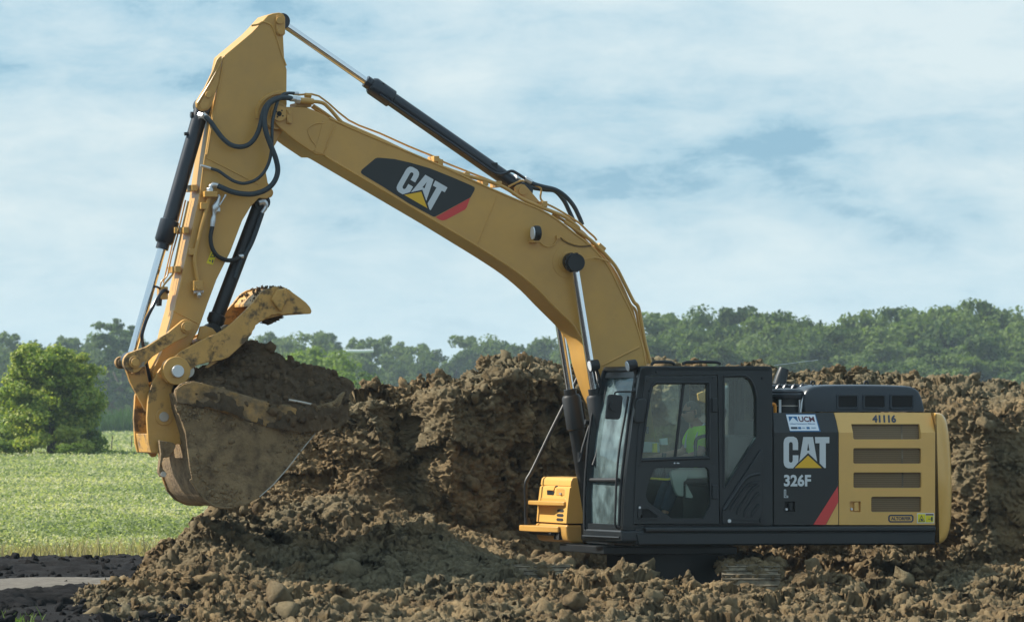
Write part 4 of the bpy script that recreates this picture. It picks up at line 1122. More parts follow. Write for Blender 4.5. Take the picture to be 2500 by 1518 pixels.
for k in range(5):
    y = BW - .06 - k * (2 * BW - .12) / 4
    p = Vector((t0.x, y, t0.z)); up = Vector((-ax.z, 0, ax.x))
    v = []
    for s, h, w in ((-.12, .06, .06), (.05, .05, .055), (.15, .012, .045)):
        for a, b in ((-1, -1), (1, -1), (1, 1), (-1, 1)): v.append(p + ax * s + up * (h * b * .6) + Vector((0, w * a, 0)))
    MB().add(v, [(0,1,5,4),(1,2,6,5),(2,3,7,6),(3,0,4,7),(4,5,9,8),(5,6,10,9),(6,7,11,10),(7,4,8,11),(8,9,10,11),(3,2,1,0)]).build('tooth', 'bucket_steel', bk, bevel=.006)
ear_out = pl(Cc, "440,588 470,560 500,555 540,570 585,640 600,672 575,700 530,690 500,715 488,745 500,800 535,875 556,930 558,1000 552,1068 520,1062 500,1082 475,1140 455,1146 430,1120 365,1115 350,1060 341,910 349,775 376,690 412,625")
for lat in (.33, -.27):
    e = MB().plate(ear_out, .33, .27)
    if lat < 0: e.v = [(x, y - .60, z) for x, y, z in e.v]
    e = e.build('ear', 'muddy_yellow', bk, bevel=.008)
    p = W(Cc(441, 901), .33); p.y = lat
    MB().cyl(p + Vector((0, .012, 0)), p - Vector((0, .05, 0)), .095, 24).build('pin_boss', 'muddy_yellow', e, bevel=.008)
    MB().cyl(p + Vector((0, .022, 0)), p - Vector((0, .05, 0)), .055, 20).build('pin_end', 'worn_steel', e, bevel=.006)
p = W(Cc(441, 901), 0); MB().cyl(p - Vector((0, .3, 0)), p + Vector((0, .3, 0)), .07, 20).build('cross_pin', 'worn_steel', bk)
MB().plate(pl(Cc, "345,1000 420,1010 430,1120 365,1115"), .28, -.28).build('coupler_hook', 'muddy_yellow', bk, bevel=.01)
MB().plate(pl(Cc, "415,1040 500,1055 515,1075 480,1140 440,1145 425,1200 462,1240 450,1262 425,1260 412,1230 425,1120"), .46, .36).build('wear_lug', 'bucket_steel', bk, bevel=.01)
MB().disc(Cc(440, 1244), .03, .48, .36).build('bolt', 'worn_steel', bk)
for x0, y0 in ((600, 1385), ):
    MB().tube([W(p, BW + .004) for p in pl(Cc, "600,1275 650,1352 700,1408 765,1440 850,1446")], .014, 6, smooth_path=3).build('weld_seam', 'bucket_steel', bk)

# --- thumb
TL = .46
th_out = pl(Cc, "462,590 480,562 520,528 560,500 640,456 700,426 760,402 800,380 860,332 930,266 980,212 1010,172 1035,150 1062,134 1110,121 1160,124 1190,140 1225,165 1260,190 1295,218 1318,245 1328,268 1322,284 1300,286 1270,284 1230,280 1205,288 1180,284 1155,292 1130,285 1105,292 1088,290 1070,306 1052,308 1036,326 1015,328 1006,344 992,352 986,372 972,390 968,408 952,424 945,440 920,462 870,508 830,545 790,560 740,570 690,578 640,592 604,618 582,658 548,680 505,684 472,668 455,635")
thumb = MB().plate(th_out, TL, TL - .06).build('thumb', 'muddy_yellow', EX, bevel=.008)
far = [Vector((p.x, -TL + .06, p.z)) for p in [W(q, TL) for q in th_out]]
MB().plate3([far], -TL).build('side_plate', 'muddy_yellow', thumb, bevel=.006)
def cross(pts, nm, th=.03, w=TL - .05):
    P_ = [W(p, TL) for p in pts]; vs = []; fs = []
    for p in P_: vs += [(p.x, w, p.z), (p.x, -w, p.z), (p.x, -w, p.z - th), (p.x, w, p.z - th)]
    for i in range(len(P_) - 1):
        a, b = 4*i, 4*i+4; fs += [(a, b, b+1, a+1), (a+1, b+1, b+2, a+2), (a+2, b+2, b+3, a+3), (a+3, b+3, b, a)]
    fs += [(0, 1, 2, 3), (len(vs)-1, len(vs)-2, len(vs)-3, len(vs)-4)]
    return MB().add(vs, fs).build(nm, 'muddy_yellow', thumb, bevel=.004)
cross(pl(Cc, "985,222 1015,182 1060,146 1110,130 1160,136 1225,172 1295,225"), 'crown_plate')
cross(pl(Cc, "700,440 800,400 870,345"), 'web_plate')
cross(pl(Cc, "985,340 1060,300 1180,270 1290,270"), 'tip_plate')
MB().plate(pl(Cc, "1120,136 1175,132 1185,190 1148,275 1130,262 1085,200"), TL + .05, TL).build('gusset', 'muddy_yellow', thumb, bevel=.02)
MB().plate(pl(Cc, "748,456 798,450 806,462 790,496 776,508 730,506 726,494"), TL + .006, TL, [pl(Cc, "755,463 794,459 797,465 782,492 772,500 738,499 735,493")]).build('hole_rim', 'yellow_paint', thumb)
sticker('raised_badge', pl(Cc, "833,418 903,348 925,402 868,468"), TL + .004, 'muddy_yellow', thumb, [pl(Cc, "842,420 900,360 916,400 868,456")])
e = MB().disc(Cc(520, 625), .155, TL + .035, TL - .1, 32).build('pivot_boss', 'yellow_paint', thumb, bevel=.01)
MB().disc(Cc(528, 628), .068, TL + .10, TL, 24).build('pin_end', 'zinc', e, bevel=.006)
p = W(Cc(525, 628), 0); MB().cyl(p - Vector((0, .44, 0)), p + Vector((0, .44, 0)), .075, 20).build('bucket_pin', 'worn_steel', EX)
for la in (.16, -.06): MB().plate(pl(Cc, "640,440 660,360 690,355 735,372 760,400 745,430"), la, la - .04).build('cylinder_lug', 'yellow_paint', thumb, bevel=.006)
sticker('mud_scraper', pl(Cc, "690,605 730,572 765,570 705,608"), TL - .1, 'yellow_paint', thumb, t=.03)

# --- boom lift cylinders (pair)
P = crop(1540, 920, 330 / 2244); Q = crop(1540, 1120, 340 / 2464); Rr = crop(1420, 860, 220 / 1496)
rt = W(G(660, 765), .43); rb_ = W(G(775, 1480), .43)
d = (rb_ - rt).normalized(); bot = rt + d * (rt.z - 1.05) / abs(d.z)
for lat in (.43, -.43):
    a, b = Vector((bot.x, lat, bot.z)), Vector((rt.x, lat, rt.z))
    fr = .535
    c = cylinder('boom_cylinder', a, b, fr, .085, .048, EX, .40, 'black_plastic', .1)
    u = (b - a).normalized(); s = Vector((u.z, 0, -u.x))
    s = s if s.x < 0 else -s
    MB().tube([a.lerp(b, .12) + s * .11, a.lerp(b, .3) + s * .11, a.lerp(b, .5) + s * .12, a.lerp(b, .525) + s * .07], .018, 8).build('oil_pipe', 'black_plastic', c)

# --- turning platform, undercarriage
def local_box(mb, a0, a1, l0, l1, z0, z1): return mb.box((a0, l0, z0), (a1, l1, z1))
zs0, zs1 = W(S_(1800, 1331), 1.5).z, W(S_(1800, 1283), 1.5).z
a_tail, a_front = W(S_(2287, 1300), 1.5).x, W(S_(1553, 1300), 1.5).x
plat = MB().plate(pl(S_, "1551,1288 1572,1284 2287,1281 2289,1296 2286,1329 1560,1331 1551,1326"), 1.44, -1.3).build('platform', 'dark_paint', EX, bevel=.012)
sk = MB().plate(pl(S_, "1574,1286 2286,1283 2287,1297 1576,1299"), 1.50, 1.40).build('step_rail', 'dark_paint', plat, bevel=.02)
MB().plate(pl(S_, "1554,1302 2285,1300 2280,1327 1560,1329"), 1.475, 1.42).build('skirt_plate', 'dark_paint', plat, bevel=.01)
mb = MB(); pbox(mb, S_, 1474, 1334, 1800, 1352, .75, -.8); mb.build('swivel_plate', 'dark_paint', EX, bevel=.01)
MB().cyl((0, 0, .25), (0, 0, zs0 - .02), .72, 48).build('turntable', 'black_plastic', EX)
MB().box((-.8, -.8, .28), (.8, .8, .62)).build('car_body', 'black_plastic', EX, bevel=.03)
for x0 in (-3.0, 0): pass
tdir = to_local(M0.x, M0.y + 1, M0.z)      # the tracks stand square to the camera, the upper body is swung round
xdir = to_local(M0.x + 1, M0.y, M0.z)
shoe = None
for Xc in (2.62, .32):
    tr = empty('track', to_local(Xc, 60.0, -.55), 0); tr.parent = EX
    tr.rotation_euler = (0, 0, -math.atan2(FW.y, FW.x))
    L, rad = 1.78, .40
    fr_ = MB().box((-.24, -L, .22), (.24, L, .62)).build('track_frame', 'dark_paint', tr, bevel=.03)
    for y in (-L, L): MB().cyl((-.2, y, .45), (.2, y, .45), .34, 24).build('idler_wheel' if y < 0 else 'sprocket', 'track_steel', tr)
    per = 4 * L + 2 * math.pi * rad; n = 46
    for k in range(n):
        s = per * k / n
        if s < 2 * L: y, z, an = -L + s, .45 + rad, 0
        elif s < 2 * L + math.pi * rad: t = (s - 2 * L) / rad; y, z, an = L + rad * math.sin(t), .45 + rad * math.cos(t), -t
        elif s < 4 * L + math.pi * rad: y, z, an = L - (s - 2 * L - math.pi * rad), .45 - rad, math.pi
        else: t = (s - 4 * L - math.pi * rad) / rad; y, z, an = -L - rad * math.sin(t), .45 - rad * math.cos(t), math.pi - t
        if shoe is None:
            h = per / n * .47
            m_ = MB().box((-.32, -h, -.015), (.32, h, .018))
            for yy in (-h * .85, 0, h * .8): m_.box((-.32, yy - .008, .018), (.32, yy + .008, .034))
            o = m_.build('track_shoe', 'track_steel', tr); shoe = o
        else:
            o = shoe.copy(); COL.objects.link(o); o.parent = tr
        o.location = (0, y, z); o.rotation_euler = (an, 0, 0)

def track_mud():
    C_ = []
    for Xc in (2.62, .32):
        for i in range(800):
            C_.append((1.795 * 0 + M0.x + (Xc - 1.795) + random.uniform(-.36, .36) - 0.0, 60 + random.uniform(-2.1, 1.2), -.55 + .86 + random.uniform(-.01, .02)))
    C_ = np.array(C_); C_[:, 2] -= np.clip(-(C_[:, 1] - 58.3), 0, 1) ** 2 * 0.9
    V, F = clods(C_, .012 * (6 ** (RNG.random(len(C_)) ** 2.2)), 2, .6)
    tag(np_mesh('track_mud', V, F, 'clay_soil'), 'crumbs of clay lying on the track shoes', 'soil', kind='stuff')
track_mud()
# --- rear body: engine bay side panels
def latp(v):
    k = Fc(0, 585)[1]
    return 1.45 if v >= k else 1.45 - .13 * (k - v) / (k - Fc(0, 440)[1])
def bent(outer, holes=(), lift=0.0, th=.05):
    loops = [[W(p, latp(p[1]) + lift) for p in lp] for lp in (outer, *holes)]
    return MB().plate3(loops, None, Vector((0, -th, 0)))
pbl = bent(pl(Fc, "114,440 553,440 572,498 588,583 118,585")).build('front_side_panel', 'decal_black', EX, smooth=False)
bent(pl(Fc, "118,585 588,583 590,1258 118,1258"), (pl(Fc, "196,1088 272,1088 272,1162 196,1162"),)).build('lower_panel', 'decal_black', pbl, smooth=False)
MB().plate(pl(Fc, "196,1088 272,1088 272,1162 196,1162"), 1.41, 1.39).build('latch_recess', 'deep_black', pbl)
MB().plate(pl(Fc, "232,1094 258,1094 258,1156 232,1156"), 1.44, 1.41).build('latch', 'black_plastic', pbl, bevel=.008)
MB().disc(Fc(211, 1145), .014, 1.445, 1.40, 12).build('lock', 'zinc', pbl)
def Fid(x, y): return Fc(x, y)
cat_logo(Fid, 1.453, pbl)
text_on('model_number', '326F', pl(Fc, "191,890 389,890 389,978 191,978"), 1.453, 'decal_white', pbl, bold=.035)
sticker('letter_outline', pl(Fc, "192,1000 207,1000 207,1045 222,1045 222,1060 192,1060"), 1.453, 'decal_white', pbl, [pl(Fc, "196,1004 203,1004 203,1049 218,1049 218,1056 196,1056")])
sticker('red_stripe', pl(Fc, "587,973 588,1090 496,1257 406,1257"), 1.453, 'decal_red', pbl)
sticker('yellow_corner', pl(Fc, "588,1093 588,1257 499,1257"), 1.453, 'panel_yellow', pbl)
def bent_sticker(name, pts, m, parent, lift, holes=()): return bent(pts, holes, lift, .002).build(name, m, parent, smooth=False)
sg = bent_sticker('company_sign', pl(Fc, "204,450 421,450 460,578 236,578"), 'sign_blue', pbl, .003)
bent_sticker('sign_face', pl(T7, "408,1096 992,1096 1080,1418 488,1420"), 'sign_white', sg, .006)
bent_sticker('mountain_mark', pl(T7, "455,1131 625,1131 652,1242 545,1140 480,1236"), 'sign_blue', sg, .009)
text_on('sign_lettering', 'UCM', pl(T7, "648,1131 968,1131 996,1240 678,1240"), 0, 'sign_maroon', sg, bold=.03, latf=latp, lift=.009)
text_on('sign_lettering', 'United Contractors Midwest', pl(T7, "484,1264 995,1264 1000,1290 490,1290"), 0, 'sign_blue', sg, latf=latp, lift=.009)
for x0, x1, m in ((508, 642, 'print_navy'), (655, 716, 'sign_blue'), (735, 795, 'sign_grey'), (825, 890, 'sign_blue'), (920, 1020, 'sign_grey')):
    y0, y1 = (1342, 1386) if m != 'sign_grey' else (1350, 1374)
    bent_sticker('partner_mark', pl(T7, f"{x0},{y0} {x1-8},{y0} {x1},{(y0+y1)//2} {x1},{y1} {x0+8},{y1} {x0},{(y0+y1)//2+4}"), m, sg, .009)
yp_up = bent(pl(Fc, "557,440 1262,440 1275,480 1293,560 1297,585 1190,585 1188,565 1180,523 683,523 690,560 696,585 592,585 574,498")).build('rear_side_panel', 'panel_yellow', EX, smooth=False)
def rr(x0, y0, x1, y1, r=8): return pl(Fc, f"{x0+r},{y0} {x1-r},{y0} {x1},{y0+r} {x1},{y1-r} {x1-r},{y1} {x0+r},{y1} {x0},{y1-r} {x0},{y0+r}")
yh = [rr(698, 698, 1193, 811), rr(699, 875, 1195, 988), rr(829, 1052, 1195, 1164), rr(672, 1086, 752, 1164, 3)]
bent(pl(Fc, "592,585 696,585 698,625 706,634 1182,634 1190,625 1190,585 1297,585 1300,700 1300,1258 594,1258"), yh).build('lower_panel', 'panel_yellow', yp_up, smooth=False)
for a_ in ((676, 518, 1196, 640), (690, 690, 1200, 820), (690, 868, 1202, 996), (822, 1046, 1202, 1170)):
    g = bent(pl(Fc, "{0},{1} {2},{1} {2},{3} {0},{3}".format(*a_)), (), -.03, .01).build('grille', 'grille', yp_up, smooth=False)
    x0, y0, x1, y1 = a_
    if y1 < 1100:
        bent(pl(Fc, f"{x1-150},{y0+4} {x1-138},{y0+4} {x1-138},{y1-4} {x1-150},{y1-4}"), (), -.028, .004).build('grille_post', 'track_steel', g, smooth=False)
MB().plate(pl(Fc, "668,1082 756,1082 756,1168 668,1168"), 1.41, 1.38).build('latch_recess', 'panel_yellow', yp_up)
MB().plate(pl(Fc, "706,1092 738,1092 738,1158 706,1158"), 1.445, 1.40).build('latch', 'panel_yellow', yp_up, bevel=.008)
MB().disc(Fc(687, 1142), .014, 1.44, 1.40, 12).build('lock', 'zinc', yp_up)
text_on('fleet_number', '41116', pl(Fc, "836,455 1008,455 1012,513 838,511"), 0, 'print_navy', yp_up, bold=.045, latf=latp, lift=.004)
badge = sticker('dealer_badge', pl(Fc, "966,1183 1126,1183 1138,1196 1138,1226 1126,1240 966,1240 953,1226 953,1196"), 1.453, 'print_navy', yp_up, [pl(Fc, "970,1193 1121,1193 1128,1200 1128,1223 1121,1230 970,1230 964,1223 964,1200")])
text_on('dealer_name', 'ALTORFER', pl(Fc, "974,1199 1119,1199 1119,1224 974,1224"), 1.453, 'print_navy', badge, bold=.03)
wl = sticker('warning_label', pl(Fc, "1164,1173 1288,1173 1288,1245 1164,1245"), 1.453, 'sign_white', yp_up)
sticker('warning_field', pl(Fc, "1169,1178 1224,1178 1224,1240 1169,1240"), 1.456, 'warning_yellow', wl)
sticker('warning_field', pl(Fc, "1227,1190 1284,1190 1284,1240 1227,1240"), 1.456, 'warning_yellow', wl)
sticker('warning_band', pl(Fc, "1227,1178 1284,1178 1284,1188 1227,1188"), 1.456, 'sign_maroon', wl)
sticker('warning_triangle', pl(Fc, "1197,1186 1220,1234 1175,1234"), 1.459, 'print_navy', wl, [pl(Fc, "1197,1193 1215,1231 1180,1231")])
sticker('pictogram', pl(Fc, "1190,1216 1200,1212 1208,1224 1205,1228 1192,1227"), 1.459, 'print_navy', wl)
sticker('pictogram', pl(Fc, "1266,1204 1269,1198 1275,1198 1278,1204 1278,1220 1275,1232 1269,1232 1266,1220"), 1.459, 'print_navy', wl)
sticker('pictogram', pl(Fc, "1243,1216 1249,1212 1255,1216 1261,1212 1261,1220 1255,1216 1249,1220"), 1.459, 'print_navy', wl)
# dark inner body that closes the engine bay and platform
zt = W(Fc(700, 445), 1.2).z
MB().box((a_tail + .1, -1.35, zs1), (W(S_(1890, 1100), 1.35).x, 1.27, zt - .02)).build('engine_bay', 'deep_black', EX)
MB().box((a_tail + .1, -1.4, zt - .02), (W(S_(1890, 1100), 1.35).x, 1.29, zt)).build('deck_plate', 'dark_paint', EX)
# counterweight
cwp = "1268,440 1318,443 1340,455 1356,478 1370,520 1384,600 1394,720 1400,850 1403,980 1402,1120 1397,1230 1388,1290 1368,1350 1345,1380 1318,1396 1300,1398 1290,1398"
base = [W(p, 1.30) for p in pl(Fc, cwp)]
x0 = base[0].x
secs = []
for lat, dx, dz in ((1.45, .10, .03), (1.43, .05, .012), (1.38, .012, .0), (1.30, 0, 0), (1.0, -.05, 0), (.5, -.14, 0), (0, -.18, 0), (-.5, -.14, 0), (-1.0, -.05, 0), (-1.35, .02, .01), (-1.45, .12, .04)):
    zc = sum(p.z for p in base) / len(base)
    secs.append([Vector((min(x0 + .02, p.x + dx * (1 if i > 0 and i < len(base) - 1 else 0)), lat, zc + (p.z - zc) * (1 - dz))) for i, p in enumerate(base)])
vs = [p for s in secs for p in s]; k = len(base); fs = []
for i in range(len(secs) - 1):
    for j in range(k):
        fs.append((i*k+j, i*k+(j+1) % k, (i+1)*k+(j+1) % k, (i+1)*k+j))
fs.append(tuple(range(k))); fs.append(tuple((len(secs)-1)*k + j for j in range(k-1, -1, -1)))
MB().add(vs, fs).build('counterweight', 'panel_yellow', EX, angle=40)
# engine hood and its vents
hd = "335,432 327,345 334,310 350,280 372,258 400,246 470,238 560,235 800,234 1000,238 1090,242 1130,248 1160,262 1182,282 1198,315 1210,350 1226,432"
hw = [W(p, 1.18) for p in pl(Fc, hd)]
ctr = Vector((sum(p.x for p in hw) / len(hw), 0, hw[0].z)); secs = []
for lat, sc in ((1.19, .86), (1.185, .93), (1.16, .97), (1.10, .99), (1.0, 1.0), (0, 1.015), (-.9, 1.0), (-1.05, .95)):
    sx = 1 - (1 - sc) * .35
    secs.append([Vector((ctr.x + (p.x - ctr.x) * sx, lat, ctr.z + (p.z - ctr.z) * sc)) for p in hw])
vs = [p for s in secs for p in s]; k = len(hw); fs = []
for i in range(len(secs) - 1):
    for j in range(k - 1): fs.append((i*k+j, i*k+j+1, (i+1)*k+j+1, (i+1)*k+j))
fs.append(tuple(range(k))); fs.append(tuple((len(secs)-1)*k + j for j in range(k-1, -1, -1)))
hood = MB().add(vs, fs).build('engine_hood', 'hood_paint', EX, angle=60)
for x0_, x1_ in ((585, 733), (778, 934), (975, 1138)):
    fr_ = MB().plate(rr(x0_ - 8, 302, x1_ + 8, 416, 10), 1.205, 1.15, [rr(x0_ + 6, 318, x1_ - 8, 400, 4)]).build('vent_frame', 'hood_paint', hood, bevel=.006)
    MB().plate(rr(x0_ + 4, 316, x1_ - 6, 402, 4), 1.192, 1.185).build('vent_mesh', 'deep_black', fr_)
for x in (402, 792): MB().tube([W(p, .3) for p in pl(Fc, f"{x-14},238 {x-10},214 {x+10},214 {x+14},238")], .012, 8, smooth_path=3).build('lifting_eye', 'black_plastic', hood)
for xs in (385, 408, 430, 452): MB().tube([W(p, 1.0 + .02 * i) for i, p in enumerate(pl(Fc, f"{xs+18},242 {xs+8},262 {xs-4},300 {xs-14},345 {xs-16},390"))], .016, 8, smooth_path=3).build('hood_rib', 'hood_paint', hood)
h2 = [W(p, .75) for p in pl(Fc, "95,440 95,330 95,280 95,245 110,235 360,232 380,236 372,260 350,300 335,340 335,440")]
hood2 = MB().plate3([h2], -.8).build('front_hood', 'hood_paint', EX, bevel=.05, segs=4)
for xs in (150, 200, 262, 318): MB().tube([W(p, .76) for p in pl(Fc, f"{xs+14},236 {xs},250 {xs-18},285 {xs-26},330")], .02, 8, smooth_path=3).build('hood_rib', 'hood_paint', hood2)
c0 = W(Fc(205, 325), 1.0)
pc = MB().tube([c0 + Vector((0, 0, z)) for z in (-.02, .0, .03, .045, .06, .085, .10)], [.19, .2, .2, .185, .19, .17, .02], 32).build('air_precleaner', 'hood_paint', EX)
MB().cyl(c0 + Vector((0, 0, -.22)), c0 + Vector((0, 0, -.02)), .15, 28).build('filter_body', 'black_plastic', pc)
MB().cyl(c0 + Vector((0, 0, -.105)), c0 + Vector((0, 0, -.095)), .153, 28).build('band', 'worn_steel', pc)
for dx in (-.13, .11): MB().cyl(c0 + Vector((dx, .10, -.2)), c0 + Vector((dx, .10, -.03)), .02, 8).build('post', 'zinc', pc)
MB().disc(Fc(350, 360), .06, 1.14, 1.1, 20).build('hinge_disc', 'worn_steel', hood)
MB().tube([W(p, 1.15) for p in pl(Fc, "338,318 322,360 318,400 312,436")], .014, 8).build('prop_rod', 'zinc', hood)
MB().tube([W(p, 1.12) for p in pl(Fc, "95,380 115,378 125,392 126,442")], .02, 10, smooth_path=4).build('coolant_hose', 'orange_hose', EX)
MB().tube([W(p, -.2) for p in pl(Fc, "155,240 172,180 192,118")], [.075, .07, .06], 16).build('exhaust_pipe', 'dark_paint', EX)
MB().tube([W(p, -1.0) for p in pl(Fc, "120,95 440,55")], .003, 5).build('aerial', 'zinc', EX)

# --- cab
LC = 1.45
cab_out = pl(E, "852,148 866,136 900,124 1200,120 1640,117 1700,119 1722,124 1729,150 1732,1172 797,1172 806,900 832,520")
door_out = pl(E, "885,186 1364,182 1378,1166 806,1166 818,900 838,560 868,310")
rear_win = pl(E, "1413,196 1548,194 1580,215 1604,258 1622,330 1622,590 1420,908 1412,900")
cab = MB().plate(cab_out, LC, LC - .07, (pl(E, "882,182 1367,178 1382,1168 803,1168 815,900 835,560 865,308"), rear_win)).build('cab', 'dark_paint', EX, bevel=.012)
up_win = pl(E, "958,240 1290,238 1295,244 1297,712 866,728 872,660 895,480 920,320 935,260")
lo_win = pl(E, "960,795 1285,790 1300,800 1308,815 1318,1040 1272,1128 1064,1128 990,1080 905,1022 888,975 905,900 945,805")
door = MB().plate(door_out, LC + .012, LC - .05, (up_win, lo_win)).build('door', 'dark_paint', cab, bevel=.008)
def grow(pts, k):
    cx = sum(p[0] for p in pts) / len(pts); cy = sum(p[1] for p in pts) / len(pts)
    return [(cx + (p[0] - cx) * k, cy + (p[1] - cy) * k) for p in pts]
MB().plate(grow(up_win, 1.02), LC - .022, LC - .028).build('window_pane', 'side_glass', cab, smooth=False)
MB().plate(grow(lo_win, 1.02), LC - .022, LC - .028).build('window_pane', 'side_glass', cab, smooth=False)
MB().plate(grow(rear_win, 1.02), LC - .035, LC - .04).build('window_pane', 'side_glass', cab, smooth=False)
# rubber frames round the door glass
def loop_tube(pts, lat, r): q = [W(p, lat) for p in pts]; return MB().tube(q + [q[0]], r, 8)
loop_tube(grow(up_win, 1.055), LC + .012, .016).build('window_seal', 'dark_paint', cab)
loop_tube(grow(rear_win, 1.05), LC + .002, .012).build('window_seal', 'dark_paint', cab)
mb = MB().plate(pl(E, "1133,238 1148,238 1092,722 1077,722"), LC - .012, LC - .035).build('sash_bar', 'black_plastic', cab)
mb = MB(); pbox(mb, E, 868, 732, 1300, 740, LC + .016, LC); mb.build('window_sill', 'dark_paint', cab, bevel=.003)
for y0, y1 in ((330, 425), (905, 1000)):
    mb = MB(); pbox(mb, E, 1332, y0, 1368, y1, LC + .04, LC); mb.build('hinge', 'dark_paint', cab, bevel=.01)
MB().plate(pl(E, "838,1048 850,1036 898,1038 985,1108 984,1128 972,1138 848,1138 836,1126"), LC + .026, LC, [pl(E, "860,1068 905,1068 968,1112 962,1124 868,1124")]).build('handle_surround', 'dark_paint', cab, bevel=.006)
MB().plate(pl(E, "860,1068 905,1068 968,1112 962,1124 868,1124"), LC + .014, LC).build('door_handle', 'deep_black', cab)
MB().disc(E(849, 1056), .014, LC + .032, LC, 12).build('door_lock', 'zinc', cab)
MB().plate(pl(P, "712,1424 735,1412 742,1436 720,1440"), LC + .016, LC).build('latch_mark', 'decal_white', cab); MB().plate(pl(P, "755,1426 785,1416 818,1428 788,1440"), LC + .016, LC).build('latch_mark', 'decal_white', cab)
for x, y in ((965, 158), (882, 228), (903, 218), (1668, 198), (1338, 490), (1340, 198), (1336, 762), (852, 775)):
    MB().disc(E(x, y), .014, LC + .02, LC, 10).build('bolt', 'black_plastic', cab)
# ribbed guard behind the door
gd = MB().plate(pl(E, "1652,672 1662,670 1668,682 1668,1085 1655,1110 1640,1128 1640,1166 1398,1166 1398,1062"), LC + .03, LC).build('ribbed_guard', 'dark_paint', cab, bevel=.012)
for pts in ("1620,170 1640,120 1720,20 1800,-90 1900,-230 1990,-350", ):
    pass
for s in ("1640,900 1700,840 1830,640 1960,440 2060,330 2150,285 2280,262", "1760,910 1790,840 1920,650 2030,500 2110,440 2190,425 2275,415", "1885,980 1900,890 2030,700 2140,540 2200,490 2275,440", "2010,1020 2030,920 2130,760 2210,650 2275,590", "2140,1020 2160,950 2220,860 2270,800"):
    pts = pl(Q, s)
    MB().tube([W(p, LC + .03) for p in pts], .018, 6, smooth_path=4).build('rib', 'dark_paint', gd)
MB().disc(Q(1748, 1094), .02, LC + .045, LC, 12).build('knob', 'zinc', gd); MB().disc(E(1663, 1140), .028, LC + .02, LC, 14).build('bolt', 'black_plastic', gd)
ridge('lower_lip', pl(Q, "1740,1050 1800,1078 2250,1082"), LC + .03, .008, .01, gd, 'dark_paint', 2)
# front of the cab: curved pillars, windscreen, header, lower panel
near_g = [W(p, 1.33) for p in pl(E, "815,196 806,260 798,320 778,450 762,580 748,680 738,760 726,870 716,1000 708,1168")]
far_g = [W(p, .50) for p in pl(E, "636,200 612,270 598,340 578,440 558,580 546,680 538,760 530,870 524,1000 526,1168")]
def sheet_between(a, b, th, name, m, parent, nrm=Vector((.99, 0, 0))):
    n_ = len(a); vs = list(a) + list(b); vs += [p - nrm * th for p in vs]; fs = []
    for i in range(n_ - 1):
        fs += [(i, i+1, n_+i+1, n_+i), (2*n_+i, 3*n_+i, 3*n_+i+1, 2*n_+i+1)]
    fs += [(0, n_, 3*n_, 2*n_), (n_-1, 3*n_-1, 4*n_-1, 2*n_-1)]
    for i in range(n_ - 1): fs += [(i, 2*n_+i, 2*n_+i+1, i+1), (n_+i, n_+i+1, 3*n_+i+1, 3*n_+i)]
    return MB().add(vs, fs).build(name, m, parent, smooth=True, angle=30)
sheet_between(near_g, far_g, .006, 'windscreen', 'front_glass', cab)
near_p = [W(p, 1.42) for p in pl(E, "846,140 838,200 828,265 818,330 798,460 782,590 768,700 756,800 746,900 738,1010 732,1180")]
far_p = [W(p, .42) for p in pl(E, "606,146 585,210 566,290 545,360 524,450 506,580 496,680 488,780 481,880 477,1000 476,1200")]
def strip(pts, w0, w1, d, name):
    a = [p + Vector((0, w0, 0)) for p in pts]; b = [p + Vector((0, w1, 0)) for p in pts]
    return sheet_between(a, b, d, name, 'dark_paint', cab)
strip(near_p, .03, -.085, .13, 'front_pillar')
strip(far_p, .085, -.03, .09, 'front_pillar')
MB().tube([p + Vector((.01, -.085, 0)) for p in near_p], .016, 8).build('pillar_trim', 'dark_paint', cab)
MB().tube([p + Vector((.01, .06, 0)) for p in far_p], .014, 8).build('pillar_trim', 'black_plastic', cab)
hd0 = [W(p, 1.42) for p in pl(E, "850,132 836,192")]; hd1 = [W(p, .42) for p in pl(E, "606,150 590,200")]
sheet_between(hd0, hd1, .08, 'header_panel', 'dark_paint', cab)
MB().tube([W(E(852, 140), 1.4), W(E(740, 147), .95), W(E(622, 146), .46)], .03, 10).build('roof_lip', 'dark_paint', cab)
mb = MB(); q0, q1 = W(E(712, 873), 1.34), W(E(526, 873), .5)
MB().tube([q0 + Vector((.01, 0, 0)), q1 + Vector((.01, 0, 0))], .022, 8).build('glass_divider', 'black_plastic', cab)
f0, f1 = W(E(735, 1200), 1.40), W(E(478, 1200), .42)
zlo, zhi = W(E(735, 1288), 1.4).z, W(E(735, 1205), 1.4).z
def slab(pts, z0, z1): return MB().add([(x, y, z0) for x, y in pts] + [(x, y, z1) for x, y in pts], [tuple(range(len(pts)))[::-1], tuple(range(len(pts), 2*len(pts)))] + [(i, (i+1) % len(pts), len(pts)+(i+1) % len(pts), len(pts)+i) for i in range(len(pts))])
xr = W(E(1725, 300), LC).x; xa = W(E(850, 140), LC).x
slab([(f0.x + .02, 1.42), (f1.x + .02, .42), (f1.x - .4, .42), (f0.x - .25, 1.47)], zlo, zhi).build('front_step', 'dark_paint', cab, bevel=.03)
mz = zlo + (zhi - zlo) * .38
MB().tube([(f0.x + .03, 1.38, mz), (f1.x + .03, .46, mz)], .012, 8).build('step_ridge', 'dark_paint', cab)
slab([(f0.x - .0, 1.42), (f1.x - .0, .42), (xr, .42), (xr, 1.42)], zhi, W(E(735, 1170), 1.4).z).build('cab_floor', 'dark_paint', cab)
